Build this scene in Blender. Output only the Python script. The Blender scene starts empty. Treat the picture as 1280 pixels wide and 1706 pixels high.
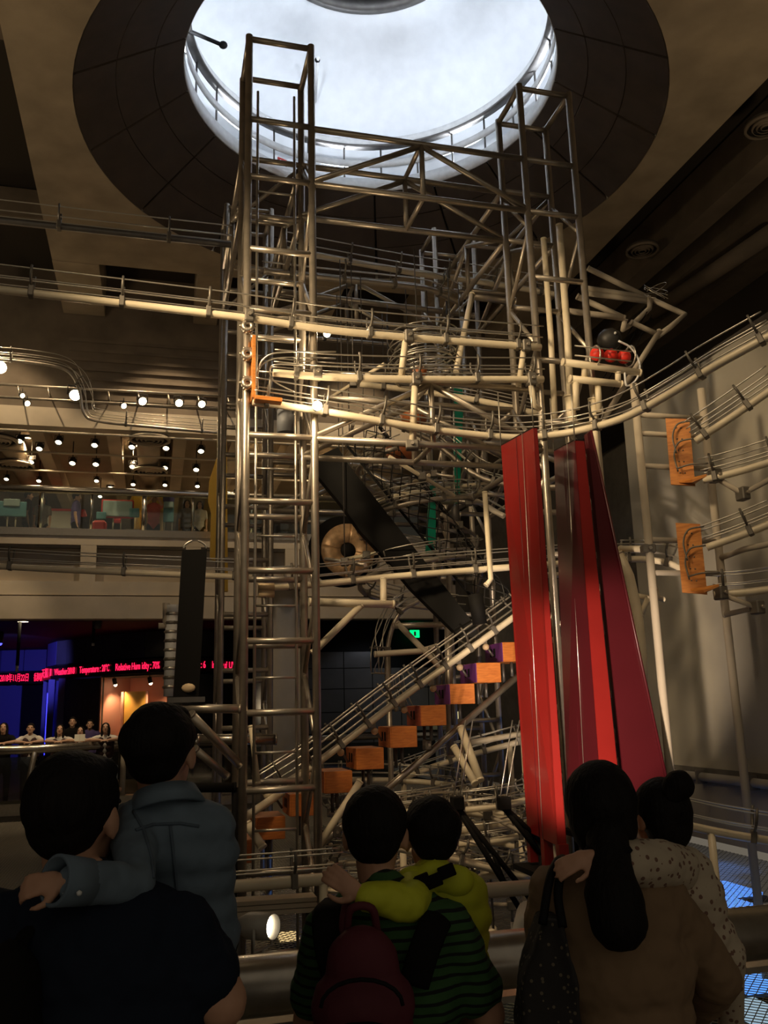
import bpy, bmesh, math, random
from mathutils import Vector, Matrix, Euler
random.seed(7)
V = Vector
sc = bpy.context.scene
COL = sc.collection
PI = math.pi

# ---------------------------------------------------------------- camera, world, exposure
FPX, PITCH, ROLL, AXIS = 1450.0, 0.2196, -0.0268, 0.2604      # focal length in pixels of 1280 x 1706, pitch up, roll, turn of the building grid
CAM = V((0, 0, 1.75))
_F = V((0, math.cos(PITCH), math.sin(PITCH)))
_R0 = V((1, 0, 0)); _U0 = _R0.cross(_F)
_R = math.cos(ROLL) * _R0 + math.sin(ROLL) * _U0
_U = -math.sin(ROLL) * _R0 + math.cos(ROLL) * _U0
cd = bpy.data.cameras.new('camera'); cam = bpy.data.objects.new('camera', cd); COL.objects.link(cam)
cd.sensor_fit = 'VERTICAL'; cd.sensor_height = 24.0; cd.lens = 24.0 * FPX / 1706.0
cd.clip_start = 0.05; cd.clip_end = 200
m4 = Matrix((_R, _U, -_F)).transposed().to_4x4(); m4.translation = CAM
cam.matrix_world = m4
sc.camera = cam
sc.view_settings.view_transform = 'Standard'; sc.view_settings.look = 'None'
sc.view_settings.exposure = 0.0; sc.view_settings.gamma = 1.0; sc.view_settings.use_curve_mapping = False
wd = bpy.data.worlds.new('world'); sc.world = wd; wd.use_nodes = True
wd.node_tree.nodes['Background'].inputs[0].default_value = (1.0, 0.86, 0.66, 1)
wd.node_tree.nodes['Background'].inputs[1].default_value = 0.13

# ---------------------------------------------------------------- coordinates: (s, t, z) along the hall's own grid, origin at the steel tower's front foot
ORG = V((-1.1449, 7.0, 0))
SU = V((math.cos(AXIS), math.sin(AXIS), 0)); TV = V((-math.sin(AXIS), math.cos(AXIS), 0)); ZZ = V((0, 0, 1))
def W(s, t, z): return ORG + SU * s + TV * t + ZZ * z
def FR(p): d = p - ORG; return (d.dot(SU), d.dot(TV), p.z)
def _ray(x, y): return _F + _R * ((x - 640) / FPX) - _U * ((y - 853) / FPX)
def T(x, y, t):                      # measured point at depth t of the hall grid
    d = _ray(x, y); k = (ORG + TV * t - CAM).dot(TV) / d.dot(TV); return CAM + d * k
def S(x, y, s):
    d = _ray(x, y); k = (ORG + SU * s - CAM).dot(SU) / d.dot(SU); return CAM + d * k
def Z(x, y, z):
    d = _ray(x, y); k = (z - CAM.z) / d.z; return CAM + d * k
def D(x, y, dist):                   # at a viewing distance
    return CAM + _ray(x, y) * dist
def zof(x, y, t): return T(x, y, t).z

# ---------------------------------------------------------------- materials
MATS = {}
def mat(name, col, rough=0.5, metal=0.0, emit=None, es=0.0, noise=0.0, nscale=8.0, bump=0.0, bscale=60.0, trans=0.0, alpha=1.0, spec=0.5, stretch=None):
    m = bpy.data.materials.new(name); m.use_nodes = True
    nt = m.node_tree; b = nt.nodes['Principled BSDF']
    b.inputs['Base Color'].default_value = (*col, 1); b.inputs['Roughness'].default_value = rough; b.inputs['Metallic'].default_value = metal
    b.inputs['Specular IOR Level'].default_value = spec
    if trans: b.inputs['Transmission Weight'].default_value = trans
    if alpha < 1: b.inputs['Alpha'].default_value = alpha
    if emit: b.inputs['Emission Color'].default_value = (*emit, 1); b.inputs['Emission Strength'].default_value = es
    if noise or bump:
        tc = nt.nodes.new('ShaderNodeTexCoord'); mp = nt.nodes.new('ShaderNodeMapping'); nt.links.new(tc.outputs['Object'], mp.inputs['Vector'])
        if stretch: mp.inputs['Scale'].default_value = stretch
    if noise:
        n = nt.nodes.new('ShaderNodeTexNoise'); n.inputs['Scale'].default_value = nscale; n.inputs['Detail'].default_value = 5
        nt.links.new(mp.outputs[0], n.inputs['Vector'])
        r = nt.nodes.new('ShaderNodeMapRange'); r.inputs[1].default_value = 0.3; r.inputs[2].default_value = 0.7
        r.inputs[3].default_value = 1 - noise; r.inputs[4].default_value = 1 + noise * 0.6
        nt.links.new(n.outputs['Fac'], r.inputs[0])
        mx = nt.nodes.new('ShaderNodeMix'); mx.data_type = 'RGBA'; mx.blend_type = 'MULTIPLY'; mx.inputs[0].default_value = 1
        mx.inputs[6].default_value = (*col, 1); nt.links.new(r.outputs[0], mx.inputs[7]); nt.links.new(mx.outputs[2], b.inputs['Base Color'])
    if bump:
        n2 = nt.nodes.new('ShaderNodeTexNoise'); n2.inputs['Scale'].default_value = bscale; n2.inputs['Detail'].default_value = 3
        nt.links.new(mp.outputs[0], n2.inputs['Vector'])
        bp = nt.nodes.new('ShaderNodeBump'); bp.inputs['Strength'].default_value = bump; bp.inputs['Distance'].default_value = 0.01
        nt.links.new(n2.outputs['Fac'], bp.inputs['Height']); nt.links.new(bp.outputs[0], b.inputs['Normal'])
    MATS[name] = m
    return m
def wood(name, c1, c2, axis_scale, rough=0.45):
    m = mat(name, c1, rough); nt = m.node_tree; b = nt.nodes['Principled BSDF']
    tc = nt.nodes.new('ShaderNodeTexCoord'); mp = nt.nodes.new('ShaderNodeMapping'); mp.inputs['Scale'].default_value = axis_scale
    nt.links.new(tc.outputs['Object'], mp.inputs['Vector'])
    n = nt.nodes.new('ShaderNodeTexNoise'); n.inputs['Scale'].default_value = 5; n.inputs['Detail'].default_value = 6; n.inputs['Distortion'].default_value = 0.6
    nt.links.new(mp.outputs[0], n.inputs['Vector'])
    cr = nt.nodes.new('ShaderNodeValToRGB'); cr.color_ramp.elements[0].position = 0.35; cr.color_ramp.elements[1].position = 0.65
    cr.color_ramp.elements[0].color = (*c2, 1); cr.color_ramp.elements[1].color = (*c1, 1)
    nt.links.new(n.outputs['Fac'], cr.inputs[0]); nt.links.new(cr.outputs[0], b.inputs['Base Color'])
    return m
mat('steel', (0.50, 0.44, 0.36), 0.36, 0.75, noise=0.18, nscale=9)
mat('steel_dark', (0.16, 0.15, 0.14), 0.45, 0.6, noise=0.2)
mat('wire', (0.62, 0.58, 0.5), 0.3, 0.85)
mat('cream', (0.82, 0.71, 0.51), 0.38, 0.0, noise=0.10, nscale=5)
mat('clamp', (0.20, 0.18, 0.15), 0.5, 0.5)
mat('hoop', (0.17, 0.155, 0.13), 0.45, 0.5)
mat('brush', (0.50, 0.45, 0.38), 0.27, 0.9, noise=0.12, nscale=30)
mat('concrete', (0.40, 0.325, 0.23), 0.8, noise=0.22, nscale=1.6, bump=0.15, bscale=40)
mat('concrete_dark', (0.19, 0.15, 0.11), 0.85, noise=0.3, nscale=1.4)
mat('fascia', (0.50, 0.43, 0.33), 0.75, noise=0.12, nscale=2)
mat('panel_recess', (0.33, 0.275, 0.205), 0.8, noise=0.1, nscale=2)
mat('funnel', (0.060, 0.042, 0.028), 0.8, noise=0.2, nscale=3)
mat('black_void', (0.045, 0.036, 0.027), 0.9)
mat('dome_white', (0.82, 0.84, 0.86), 0.9, noise=0.05, nscale=4, bump=0.12, bscale=9)
mat('white_paint', (0.74, 0.74, 0.73), 0.5, noise=0.12, nscale=9)
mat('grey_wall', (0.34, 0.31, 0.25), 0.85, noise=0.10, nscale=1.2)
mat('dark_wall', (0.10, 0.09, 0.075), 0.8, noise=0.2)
mat('tile_wall', (0.13, 0.13, 0.13), 0.25, 0.3, noise=0.12, nscale=2)
mat('black', (0.008, 0.0075, 0.007), 0.7, spec=0.15)
mat('black_gloss', (0.014, 0.013, 0.013), 0.22)
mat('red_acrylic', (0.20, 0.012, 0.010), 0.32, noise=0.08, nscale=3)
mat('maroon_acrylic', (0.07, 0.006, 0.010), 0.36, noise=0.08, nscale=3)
mat('red_ball', (0.75, 0.035, 0.02), 0.45)
mat('green', (0.0, 0.28, 0.18), 0.4)
mat('orange_bowl', (0.42, 0.13, 0.04), 0.45, noise=0.2)
mat('yellow', (0.62, 0.36, 0.03), 0.55)
wood('oak', (0.66, 0.26, 0.05), (0.46, 0.15, 0.025), (1.5, 1.5, 9))
wood('box_wood', (0.66, 0.22, 0.045), (0.50, 0.145, 0.03), (2, 2, 12))
wood('box_mahogany', (0.34, 0.075, 0.03), (0.22, 0.045, 0.022), (2, 2, 12))
mat('purple_paint', (0.12, 0.025, 0.16), 0.45)
mat('mallet_wood', (0.75, 0.56, 0.34), 0.45)
mat('lens', (1, 0.9, 0.7), 0.3, emit=(1, 0.80, 0.50), es=16)
mat('lens_white', (1, 0.95, 0.85), 0.3, emit=(1, 0.86, 0.62), es=14)
mat('lamp_body', (0.45, 0.42, 0.37), 0.5, 0.2)
mat('lamp_black', (0.03, 0.028, 0.026), 0.5)
mat('led_red', (0.9, 0.02, 0.06), 0.5, emit=(1, 0.012, 0.07), es=2.1)
mat('blue_light', (0.1, 0.1, 0.9), 0.5, emit=(0.05, 0.05, 1), es=5)
mat('blue_panel', (0.2, 0.4, 0.9), 0.4, emit=(0.10, 0.30, 1), es=2.2)
mat('white_panel', (0.8, 0.85, 0.9), 0.4, emit=(0.55, 0.72, 1.0), es=0.9)
mat('warm_panel', (0.8, 0.6, 0.3), 0.4, emit=(1, 0.7, 0.3), es=1.0)
mat('gold_panel', (0.85, 0.50, 0.10), 0.5)
mat('pink_wall', (0.62, 0.33, 0.25), 0.7)
mat('blue_wall', (0.10, 0.10, 0.30), 0.6)
mat('screen_yellow', (0.8, 0.75, 0.4), 0.5, emit=(1, 0.85, 0.40), es=0.8)
mat('screen_blue', (0.1, 0.2, 0.9), 0.5, emit=(0.05, 0.2, 1), es=1.5)
mat('exit_green', (0.0, 0.6, 0.2), 0.5, emit=(0.0, 1, 0.25), es=1.2)
mat('net_wire', (0.30, 0.27, 0.22), 0.4, 0.6)
mat('net_black', (0.02, 0.019, 0.018), 0.5)
mat('floor_grey', (0.20, 0.17, 0.13), 0.5, noise=0.15)
mat('floor_low', (0.10, 0.09, 0.08), 0.3, noise=0.3, nscale=1)
mat('red_sign', (0.7, 0.03, 0.03), 0.5)
mat('teal_board', (0.10, 0.25, 0.28), 0.6)
mat('pale_board', (0.36, 0.43, 0.41), 0.6)
mat('red_stool', (0.85, 0.06, 0.04), 0.5)
# gong: brushed copper in sectors
g = mat('gong', (0.62, 0.40, 0.22), 0.42, 0.35, noise=0.35, nscale=14, bump=0.25, bscale=50)
# clear balustrade glass: thin sheet
def glass(name, tint, gl=0.10, rough=0.03):
    m = bpy.data.materials.new(name); m.use_nodes = True; nt = m.node_tree; nt.nodes.clear()
    o = nt.nodes.new('ShaderNodeOutputMaterial'); mx = nt.nodes.new('ShaderNodeMixShader'); mx.inputs[0].default_value = gl
    t = nt.nodes.new('ShaderNodeBsdfTransparent'); t.inputs[0].default_value = (*tint, 1)
    gg = nt.nodes.new('ShaderNodeBsdfGlossy'); gg.inputs['Roughness'].default_value = rough
    nt.links.new(t.outputs[0], mx.inputs[1]); nt.links.new(gg.outputs[0], mx.inputs[2]); nt.links.new(mx.outputs[0], o.inputs[0]); MATS[name] = m
glass('glass_pane', (0.82, 0.88, 0.84)); glass('glass_dark', (0.5, 0.52, 0.5), 0.16)
# people
mat('skin', (0.60, 0.33, 0.21), 0.55, noise=0.08, nscale=20)
mat('skin_far', (0.55, 0.33, 0.22), 0.6)
mat('hair', (0.010, 0.008, 0.007), 0.7, spec=0.15, noise=0.3, nscale=50, bump=0.5, bscale=120, stretch=(1, 1, 0.15))
mat('navy_cotton', (0.014, 0.019, 0.032), 0.95, spec=0.1, bump=0.1, bscale=30)
mat('black_cotton', (0.010, 0.009, 0.009), 0.95, spec=0.1)
mat('denim', (0.135, 0.185, 0.235), 0.9, noise=0.18, nscale=14, bump=0.15, bscale=25)
mat('denim_seam', (0.08, 0.11, 0.145), 0.9)
mat('tank_grey', (0.20, 0.21, 0.23), 0.5)
mat('pearl', (0.7, 0.7, 0.68), 0.3)
mat('neon', (0.62, 0.66, 0.03), 0.7, noise=0.1, nscale=10, bump=0.3, bscale=18)
mat('jeans', (0.10, 0.12, 0.20), 0.9)
mat('burgundy', (0.10, 0.012, 0.022), 0.75, noise=0.15)
mat('tan_cotton', (0.235, 0.150, 0.082), 0.9, noise=0.08, nscale=10, bump=0.2, bscale=16)
mat('shoe', (0.05, 0.045, 0.04), 0.6)
mat('white_cotton', (0.66, 0.62, 0.56), 0.9)
mat('vest', (0.045, 0.02, 0.02), 0.9)
mat('pink_cotton', (0.70, 0.14, 0.13), 0.9)
mat('red_cotton', (0.5, 0.03, 0.03), 0.9)
mat('purple_cotton', (0.07, 0.05, 0.16), 0.9)
mat('grey_cotton', (0.2, 0.18, 0.16), 0.9)
mat('eye', (0.01, 0.008, 0.008), 0.2)
mat('lips', (0.33, 0.11, 0.09), 0.5)
mat('paper', (0.72, 0.68, 0.56), 0.8)
def stripes():                        # green jersey with dark stripes
    m = mat('striped', (0.05, 0.16, 0.05), 0.9); nt = m.node_tree; b = nt.nodes['Principled BSDF']
    tc = nt.nodes.new('ShaderNodeTexCoord'); n = nt.nodes.new('ShaderNodeTexNoise'); n.inputs['Scale'].default_value = 5
    nt.links.new(tc.outputs['Object'], n.inputs['Vector'])
    sp = nt.nodes.new('ShaderNodeSeparateXYZ'); nt.links.new(tc.outputs['Object'], sp.inputs[0])
    a = nt.nodes.new('ShaderNodeMath'); a.operation = 'MULTIPLY_ADD'; a.inputs[1].default_value = 0.022
    nt.links.new(n.outputs['Fac'], a.inputs[0]); nt.links.new(sp.outputs['Z'], a.inputs[2])
    d = nt.nodes.new('ShaderNodeMath'); d.operation = 'PINGPONG'; d.inputs[1].default_value = 0.0096; nt.links.new(a.outputs[0], d.inputs[0])
    l = nt.nodes.new('ShaderNodeMath'); l.operation = 'LESS_THAN'; l.inputs[1].default_value = 0.0031; nt.links.new(d.outputs[0], l.inputs[0])
    mx = nt.nodes.new('ShaderNodeMix'); mx.data_type = 'RGBA'; mx.inputs[6].default_value = (0.036, 0.105, 0.030, 1); mx.inputs[7].default_value = (0.006, 0.009, 0.006, 1)
    nt.links.new(l.outputs[0], mx.inputs[0]); nt.links.new(mx.outputs[2], b.inputs['Base Color'])
stripes()
def spots(name, base, dot, scale, thr):
    m = mat(name, base, 0.9); nt = m.node_tree; b = nt.nodes['Principled BSDF']
    tc = nt.nodes.new('ShaderNodeTexCoord'); vo = nt.nodes.new('ShaderNodeTexVoronoi'); vo.inputs['Scale'].default_value = scale
    nt.links.new(tc.outputs['Object'], vo.inputs['Vector'])
    l = nt.nodes.new('ShaderNodeMath'); l.operation = 'LESS_THAN'; l.inputs[1].default_value = thr; nt.links.new(vo.outputs['Distance'], l.inputs[0])
    mx = nt.nodes.new('ShaderNodeMix'); mx.data_type = 'RGBA'; mx.inputs[6].default_value = (*base, 1); mx.inputs[7].default_value = (*dot, 1)
    nt.links.new(l.outputs[0], mx.inputs[0]); nt.links.new(mx.outputs[2], b.inputs['Base Color'])
spots('floral', (0.52, 0.43, 0.31), (0.19, 0.10, 0.07), 62, 0.30)
spots('bag_pattern', (0.022, 0.019, 0.017), (0.14, 0.115, 0.075), 70, 0.22)

# ---------------------------------------------------------------- mesh helpers
def BM(): return bmesh.new()
def basis(d):
    d = d.normalized(); a = V((0, 0, 1)) if abs(d.z) < 0.95 else V((1, 0, 0))
    x = a.cross(d).normalized(); return x, d.cross(x), d
def sweep(bm, pts, rad, n=10, closed=False, caps=True, flat=1.0, up=None):
    k = len(pts); rings = []; px = None
    for i, p in enumerate(pts):
        a = pts[(i - 1) % k] if (i > 0 or closed) else p; c = pts[(i + 1) % k] if (i < k - 1 or closed) else p
        d = (c - a).normalized()
        if px is None:
            x, y, _ = basis(d)
            if up is not None:
                y = (up - d * up.dot(d)).normalized(); x = y.cross(d)
        else:
            x = (px - d * px.dot(d))
            x = x.normalized() if x.length > 1e-6 else basis(d)[0]
            y = d.cross(x)
        px = x
        r = rad[i] if isinstance(rad, (list, tuple)) else rad
        rings.append([bm.verts.new(p + x * (r * math.cos(2 * PI * j / n)) + y * (r * flat * math.sin(2 * PI * j / n))) for j in range(n)])
    m = k if closed else k - 1
    for i in range(m):
        A, B = rings[i], rings[(i + 1) % k]
        for j in range(n):
            f = bm.faces.new((A[j], A[(j + 1) % n], B[(j + 1) % n], B[j])); f.smooth = n > 4
    if caps and not closed:
        bm.faces.new(rings[0][::-1]); bm.faces.new(rings[-1])
    return bm
def tube(bm, p, q, r, n=10): return sweep(bm, [p, q], r, n)
def boxax(bm, c, ax, ay, az, bev=0.0):           # centre and three half-axis vectors
    vs = [bm.verts.new(c + ax * i + ay * j + az * k) for i in (-1, 1) for j in (-1, 1) for k in (-1, 1)]
    fs = [bm.faces.new([vs[i] for i in q]) for q in ((0, 1, 3, 2), (4, 6, 7, 5), (0, 4, 5, 1), (2, 3, 7, 6), (0, 2, 6, 4), (1, 5, 7, 3))]
    if bev:
        es = {e for f in fs for e in f.edges}
        bmesh.ops.bevel(bm, geom=list(es), offset=bev, segments=1, affect='EDGES')
    return bm
def fbox(bm, s0, s1, t0, t1, z0, z1, bev=0.0):   # box along the hall grid
    return boxax(bm, W((s0 + s1) / 2, (t0 + t1) / 2, (z0 + z1) / 2), SU * ((s1 - s0) / 2), TV * ((t1 - t0) / 2), ZZ * ((z1 - z0) / 2), bev)
def sph(bm, c, rx, ry=None, rz=None, rot=None, sub=2):
    ry = rx if ry is None else ry; rz = rx if rz is None else rz
    mm = Matrix.Translation(c) @ (rot.to_4x4() if rot else Matrix()) @ Matrix.Diagonal((rx, ry, rz, 1))
    r = bmesh.ops.create_icosphere(bm, subdivisions=sub, radius=1, matrix=mm)
    for v_ in r['verts']:
        for f in v_.link_faces: f.smooth = True
    return bm
def lathe(bm, c, prof, n=48, axis=ZZ, ang0=0, ang1=2 * PI, close_prof=False, sm=True):
    x, y, d = basis(axis); full = abs(ang1 - ang0 - 2 * PI) < 1e-6
    rows = []
    m = n if full else n + 1
    for i in range(m):
        a = ang0 + (ang1 - ang0) * i / n; e = x * math.cos(a) + y * math.sin(a)
        rows.append([bm.verts.new(c + e * r + d * z) for r, z in prof])
    kk = len(prof)
    for i in range(n):
        A, B = rows[i], rows[(i + 1) % m]
        for j in range(kk if close_prof else kk - 1):
            j2 = (j + 1) % kk
            try: f = bm.faces.new((A[j], B[j], B[j2], A[j2])); f.smooth = sm
            except ValueError: pass
    if close_prof and not full:
        bm.faces.new(rows[0]); bm.faces.new(rows[-1][::-1])
    bmesh.ops.remove_doubles(bm, verts=bm.verts, dist=1e-6)
    return bm
def prism(bm, poly, off):                         # polygon (3-D points) pushed by a vector
    a = [bm.verts.new(p) for p in poly]; b = [bm.verts.new(p + off) for p in poly]; n = len(poly)
    bm.faces.new(a[::-1]); bm.faces.new(b)
    for i in range(n): bm.faces.new((a[i], a[(i + 1) % n], b[(i + 1) % n], b[i]))
    bmesh.ops.recalc_face_normals(bm, faces=bm.faces)
    return bm
def smoothpts(pts, n=8):                          # Catmull-Rom through 3-D points
    out = []; P = [pts[0] * 2 - pts[1]] + list(pts) + [pts[-1] * 2 - pts[-2]]
    for i in range(1, len(P) - 2):
        a, b, c, d = P[i - 1:i + 3]
        for k in range(n):
            u = k / n; out.append(0.5 * (2 * b + (c - a) * u + (2 * a - 5 * b + 4 * c - d) * u * u + (3 * b - a - 3 * c + d) * u ** 3))
    return out + [pts[-1].copy()]

# ---------------------------------------------------------------- object helpers
def obj(name, bm, material, parent=None, **kw):
    me = bm
    if isinstance(bm, bmesh.types.BMesh):
        me = bpy.data.meshes.new(name)
        if parent is not None: bmesh.ops.translate(bm, vec=-base_of(parent), verts=bm.verts)
        bm.to_mesh(me); bm.free()
    if material: me.materials.append(MATS[material])
    o = bpy.data.objects.new(name, me); COL.objects.link(o)
    if parent is not None: o.parent = parent
    for k, v_ in kw.items(): o[k] = v_
    return o
def base_of(o):
    p = V((0, 0, 0))
    while o is not None: p = p + o.location; o = o.parent
    return p
def thing(name, label, cat, loc, group=None):
    o = bpy.data.objects.new(name, None); COL.objects.link(o); o.location = loc; o['label'] = label; o['category'] = cat
    o.empty_display_size = 0.1
    if group: o['group'] = group
    return o
def solid(name, bm, material, label, cat, group=None):   # a thing that is one mesh, its origin at its own base
    lo = V((sum(v_.co.x for v_ in bm.verts) / len(bm.verts), sum(v_.co.y for v_ in bm.verts) / len(bm.verts), min(v_.co.z for v_ in bm.verts)))
    bmesh.ops.translate(bm, vec=-lo, verts=bm.verts)
    o = obj(name, bm, material); o.location = lo; o['label'] = label; o['category'] = cat
    if group: o['group'] = group
    return o
def struct(name, bm, material, label=None):
    o = obj(name, bm, material); o['kind'] = 'structure'
    if label: o['label'] = label
    return o
def light(kind, loc, target, power, color, size=0.1, cone=60, blend=0.4, parent=None):
    ld = bpy.data.lights.new('lamp_light', kind); ld.energy = power; ld.color = color
    if kind == 'SPOT': ld.spot_size = math.radians(cone); ld.spot_blend = blend; ld.shadow_soft_size = size
    elif kind == 'AREA': ld.size = size; ld.shape = 'DISK'
    else: ld.shadow_soft_size = size
    o = bpy.data.objects.new('lamp_light', ld); COL.objects.link(o)
    o.rotation_mode = 'QUATERNION'
    if target is not None: o.rotation_quaternion = (target - loc).to_track_quat('-Z', 'Y')
    if parent is not None: o.parent = parent; o.location = loc - base_of(parent)
    else: o.location = loc
    return o

# ================================================================ THE SETTING
OC = W(2.26, 4.11, 0)                                  # axis of the round ceiling opening
def ring_slab(name, s0, s1, t0, t1, z, rad, material, label=None, n=96):
    bm = BM(); inner = []; outer = []
    cs, ct, _ = FR(OC)
    for i in range(n):
        a = 2 * PI * i / n; dx, dy = math.cos(a), math.sin(a)
        k = min([((s1 if dx > 0 else s0) - cs) / dx if abs(dx) > 1e-6 else 1e9, ((t1 if dy > 0 else t0) - ct) / dy if abs(dy) > 1e-6 else 1e9])
        inner.append(bm.verts.new(W(cs + dx * rad, ct + dy * rad, z))); outer.append(bm.verts.new(W(cs + dx * k, ct + dy * k, z)))
    for i in range(n):
        j = (i + 1) % n; bm.faces.new((inner[i], outer[i], outer[j], inner[j]))
    for cx in ((s0, t0), (s1, t0), (s1, t1), (s0, t1)):      # corner triangles
        c = bm.verts.new(W(cx[0], cx[1], z)); a = math.atan2(cx[1] - ct, cx[0] - cs) % (2 * PI); i = int(a / (2 * PI) * n) % n
        bm.faces.new((outer[i], c, outer[(i + 1) % n]))
    ex = bmesh.ops.extrude_face_region(bm, geom=list(bm.faces))
    bmesh.ops.translate(bm, vec=ZZ * 0.12, verts=[g_ for g_ in ex['geom'] if isinstance(g_, bmesh.types.BMVert)])
    bmesh.ops.recalc_face_normals(bm, faces=bm.faces)
    return struct(name, bm, material, label)
ring_slab('ceiling', -2.74, 7.2, -8.0, 8.72, 10.0, 4.25, 'concrete', 'brown concrete ceiling slab with a large round opening')
ring_slab('ceiling_void', -14, 13, -9, 13, 10.95, 4.30, 'black_void', 'black void above the coffered ceiling')
def beam(name, s0, s1, t0, t1, z0, z1, material='concrete', label=None):
    return struct(name, fbox(BM(), s0, s1, t0, t1, z0, z1), material, label)
for i, (a, b) in enumerate(((-2.74, -1.91), (-0.08, 0.42), (2.2, 2.8), (4.7, 5.2), (6.7, 7.2))):
    beam('ceiling_beam', a, b, 8.72, 10.95, 9.98, 10.9)
beam('ceiling_beam', -2.74, -2.60, -8, 8.72, 10.1, 10.9)
beam('ceiling_beam', 7.06, 7.2, -8, 8.72, 10.1, 10.9)
for t0 in (-1.5, 3.2, 7.9): beam('ceiling_beam', -9, -2.74, t0, t0 + 0.35, 10.35, 10.9, 'concrete_dark')
for s0, s1 in ((8.35, 8.75), (9.3, 9.75), (10.3, 10.9)): beam('ceiling_beam', s0, s1, -6, 10.95, 10.0, 10.9, 'concrete_dark')
# tapering funnel of dark panels
fn = obj('ceiling_funnel', lathe(BM(), OC, [(4.25, 9.995), (4.33, 10.05), (2.87, 11.03), (2.80, 11.0)], 96), 'black_void'); fn['kind'] = 'structure'
fn['label'] = 'dark funnel of panels rising from the round ceiling opening'
for i in range(16):
    for r0, z0, r1, z1 in ((4.245, 10.002, 3.715, 10.366), (3.705, 10.372, 3.215, 10.706), (3.205, 10.712, 2.80, 10.99)):
        a0 = 2 * PI * i / 16 + 0.006; a1 = 2 * PI * (i + 1) / 16 - 0.006
        obj('panel', lathe(BM(), OC, [(r0, z0), (r1, z1), (r1 + 0.03, z1 + 0.03), (r0 + 0.03, z0 + 0.03)], 6, ZZ, a0, a1, True, False), 'funnel', fn)
# walkway, railing and lit dome over the opening
rg = thing('dome_railing', 'white ring railing with flat bands around the dome opening', 'railing', OC + ZZ * 11)
obj('kick_band', lathe(BM(), OC, [(2.79, 11.0), (2.79, 11.27), (2.85, 11.27), (2.85, 11.0)], 96, close_prof=True), 'white_paint', rg)
obj('middle_band', lathe(BM(), OC, [(2.79, 11.50), (2.79, 11.64), (2.82, 11.64), (2.82, 11.50)], 96, close_prof=True), 'white_paint', rg)
obj('top_band', lathe(BM(), OC, [(2.76, 11.93), (2.76, 12.08), (2.84, 12.08), (2.84, 11.93)], 96, close_prof=True), 'white_paint', rg)
obj('handrail', lathe(BM(), OC, [(2.72, 11.895), (2.72, 11.928), (2.86, 11.928), (2.86, 11.895)], 96, close_prof=True), 'steel_dark', rg)  # dark ring put in for the shaded underside of the top band
for i in range(26):
    a = 2 * PI * (i + 0.3) / 26; e = V((math.cos(a), math.sin(a), 0)) * 2.83
    obj('post', tube(BM(), OC + e + ZZ * 11.2, OC + e + ZZ * 11.9, 0.017, 8), 'steel_dark', rg)
struct('floor_dome_walkway', lathe(BM(), OC, [(2.80, 11.0), (3.72, 11.0), (3.72, 11.06), (2.80, 11.06)], 72, close_prof=True), 'white_paint', 'ring walkway floor around the dome opening')
struct('ceiling_dome', lathe(BM(), OC, [(3.62, 11.05), (3.60, 11.6), (3.48, 12.3), (3.2, 12.95), (2.75, 13.5), (2.2, 13.85), (1.86, 14.0)], 96), 'dome_white', 'white plaster dome lit brightly from below')
sk = thing('skylight_ring', 'dark metal ring with grey disc at the crown of the dome', 'skylight', OC + ZZ * 14)
obj('rim', lathe(BM(), OC, [(1.86, 13.97), (1.72, 13.97), (1.72, 14.25), (1.86, 14.25)], 72, close_prof=True), 'steel_dark', sk)
obj('disc', lathe(BM(), OC, [(0.0, 14.22), (1.74, 14.22), (1.74, 14.26), (0, 14.26)], 72), 'tile_wall', sk)
for i in range(8):
    a = 2 * PI * i / 8 + 0.2; e = V((math.cos(a), math.sin(a), 0)); p = OC + e * 3.28 + ZZ * 11.06
    fl = thing('dome_floodlight', 'small black floodlight on the dome walkway, shining up', 'floodlight', p, 'floodlights hidden behind the dome railing')
    boxax(b_ := BM(), p + ZZ * 0.06, e * 0.09, V((-e.y, e.x, 0)) * 0.12, ZZ * 0.06, 0.01); obj('housing', b_, 'lamp_black', fl)
    light('SPOT', p + ZZ * 0.15, OC + e * -1.5 + ZZ * 13.9, 760, (0.80, 0.88, 1.0), 0.12, 78, 0.7, fl)
# lamp arm reaching out of the dome railing
ca = thing('dome_camera_arm', 'black camera on a thin arm beside the dome railing', 'camera', T(316, 52, 2.2))
obj('arm', tube(BM(), Z(316, 52, 11.9), Z(368, 74, 11.9), 0.03, 8), 'black', ca)
obj('head', sph(BM(), Z(372, 75, 11.9), 0.07, 0.06, 0.06), 'black', ca)
hk = thing('dome_winch_hook', 'thin steel hook rod hanging inside the dome', 'hook', Z(530, 95, 13.2))
obj('rod', tube(BM(), Z(530, 95, 13.2), Z(525, 170, 13.0), 0.03, 6), 'white_paint', hk); obj('hook', sph(BM(), Z(529, 100, 13.2), 0.05), 'black', hk)
rs = thing('red_notice_plate', 'small red notice plate on the dome kick band', 'sign', Z(468, 272, 11.15))
d_ = (OC - Z(468, 272, 11.15)); d_.z = 0; d_.normalize()
boxax(b_ := BM(), Z(468, 272, 11.13) + d_ * 0.05, V((-d_.y, d_.x, 0)) * 0.09, d_ * 0.01, ZZ * 0.06); obj('plate', b_, 'red_sign', rs)
for k in (-1, 0, 1):
    boxax(b_ := BM(), Z(468, 272, 11.13) + d_ * 0.062 + V((-d_.y, d_.x, 0)) * 0.04 * k, V((-d_.y, d_.x, 0)) * 0.012, d_ * 0.003, ZZ * 0.022); obj('mark', b_, 'white_paint', rs)
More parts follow.
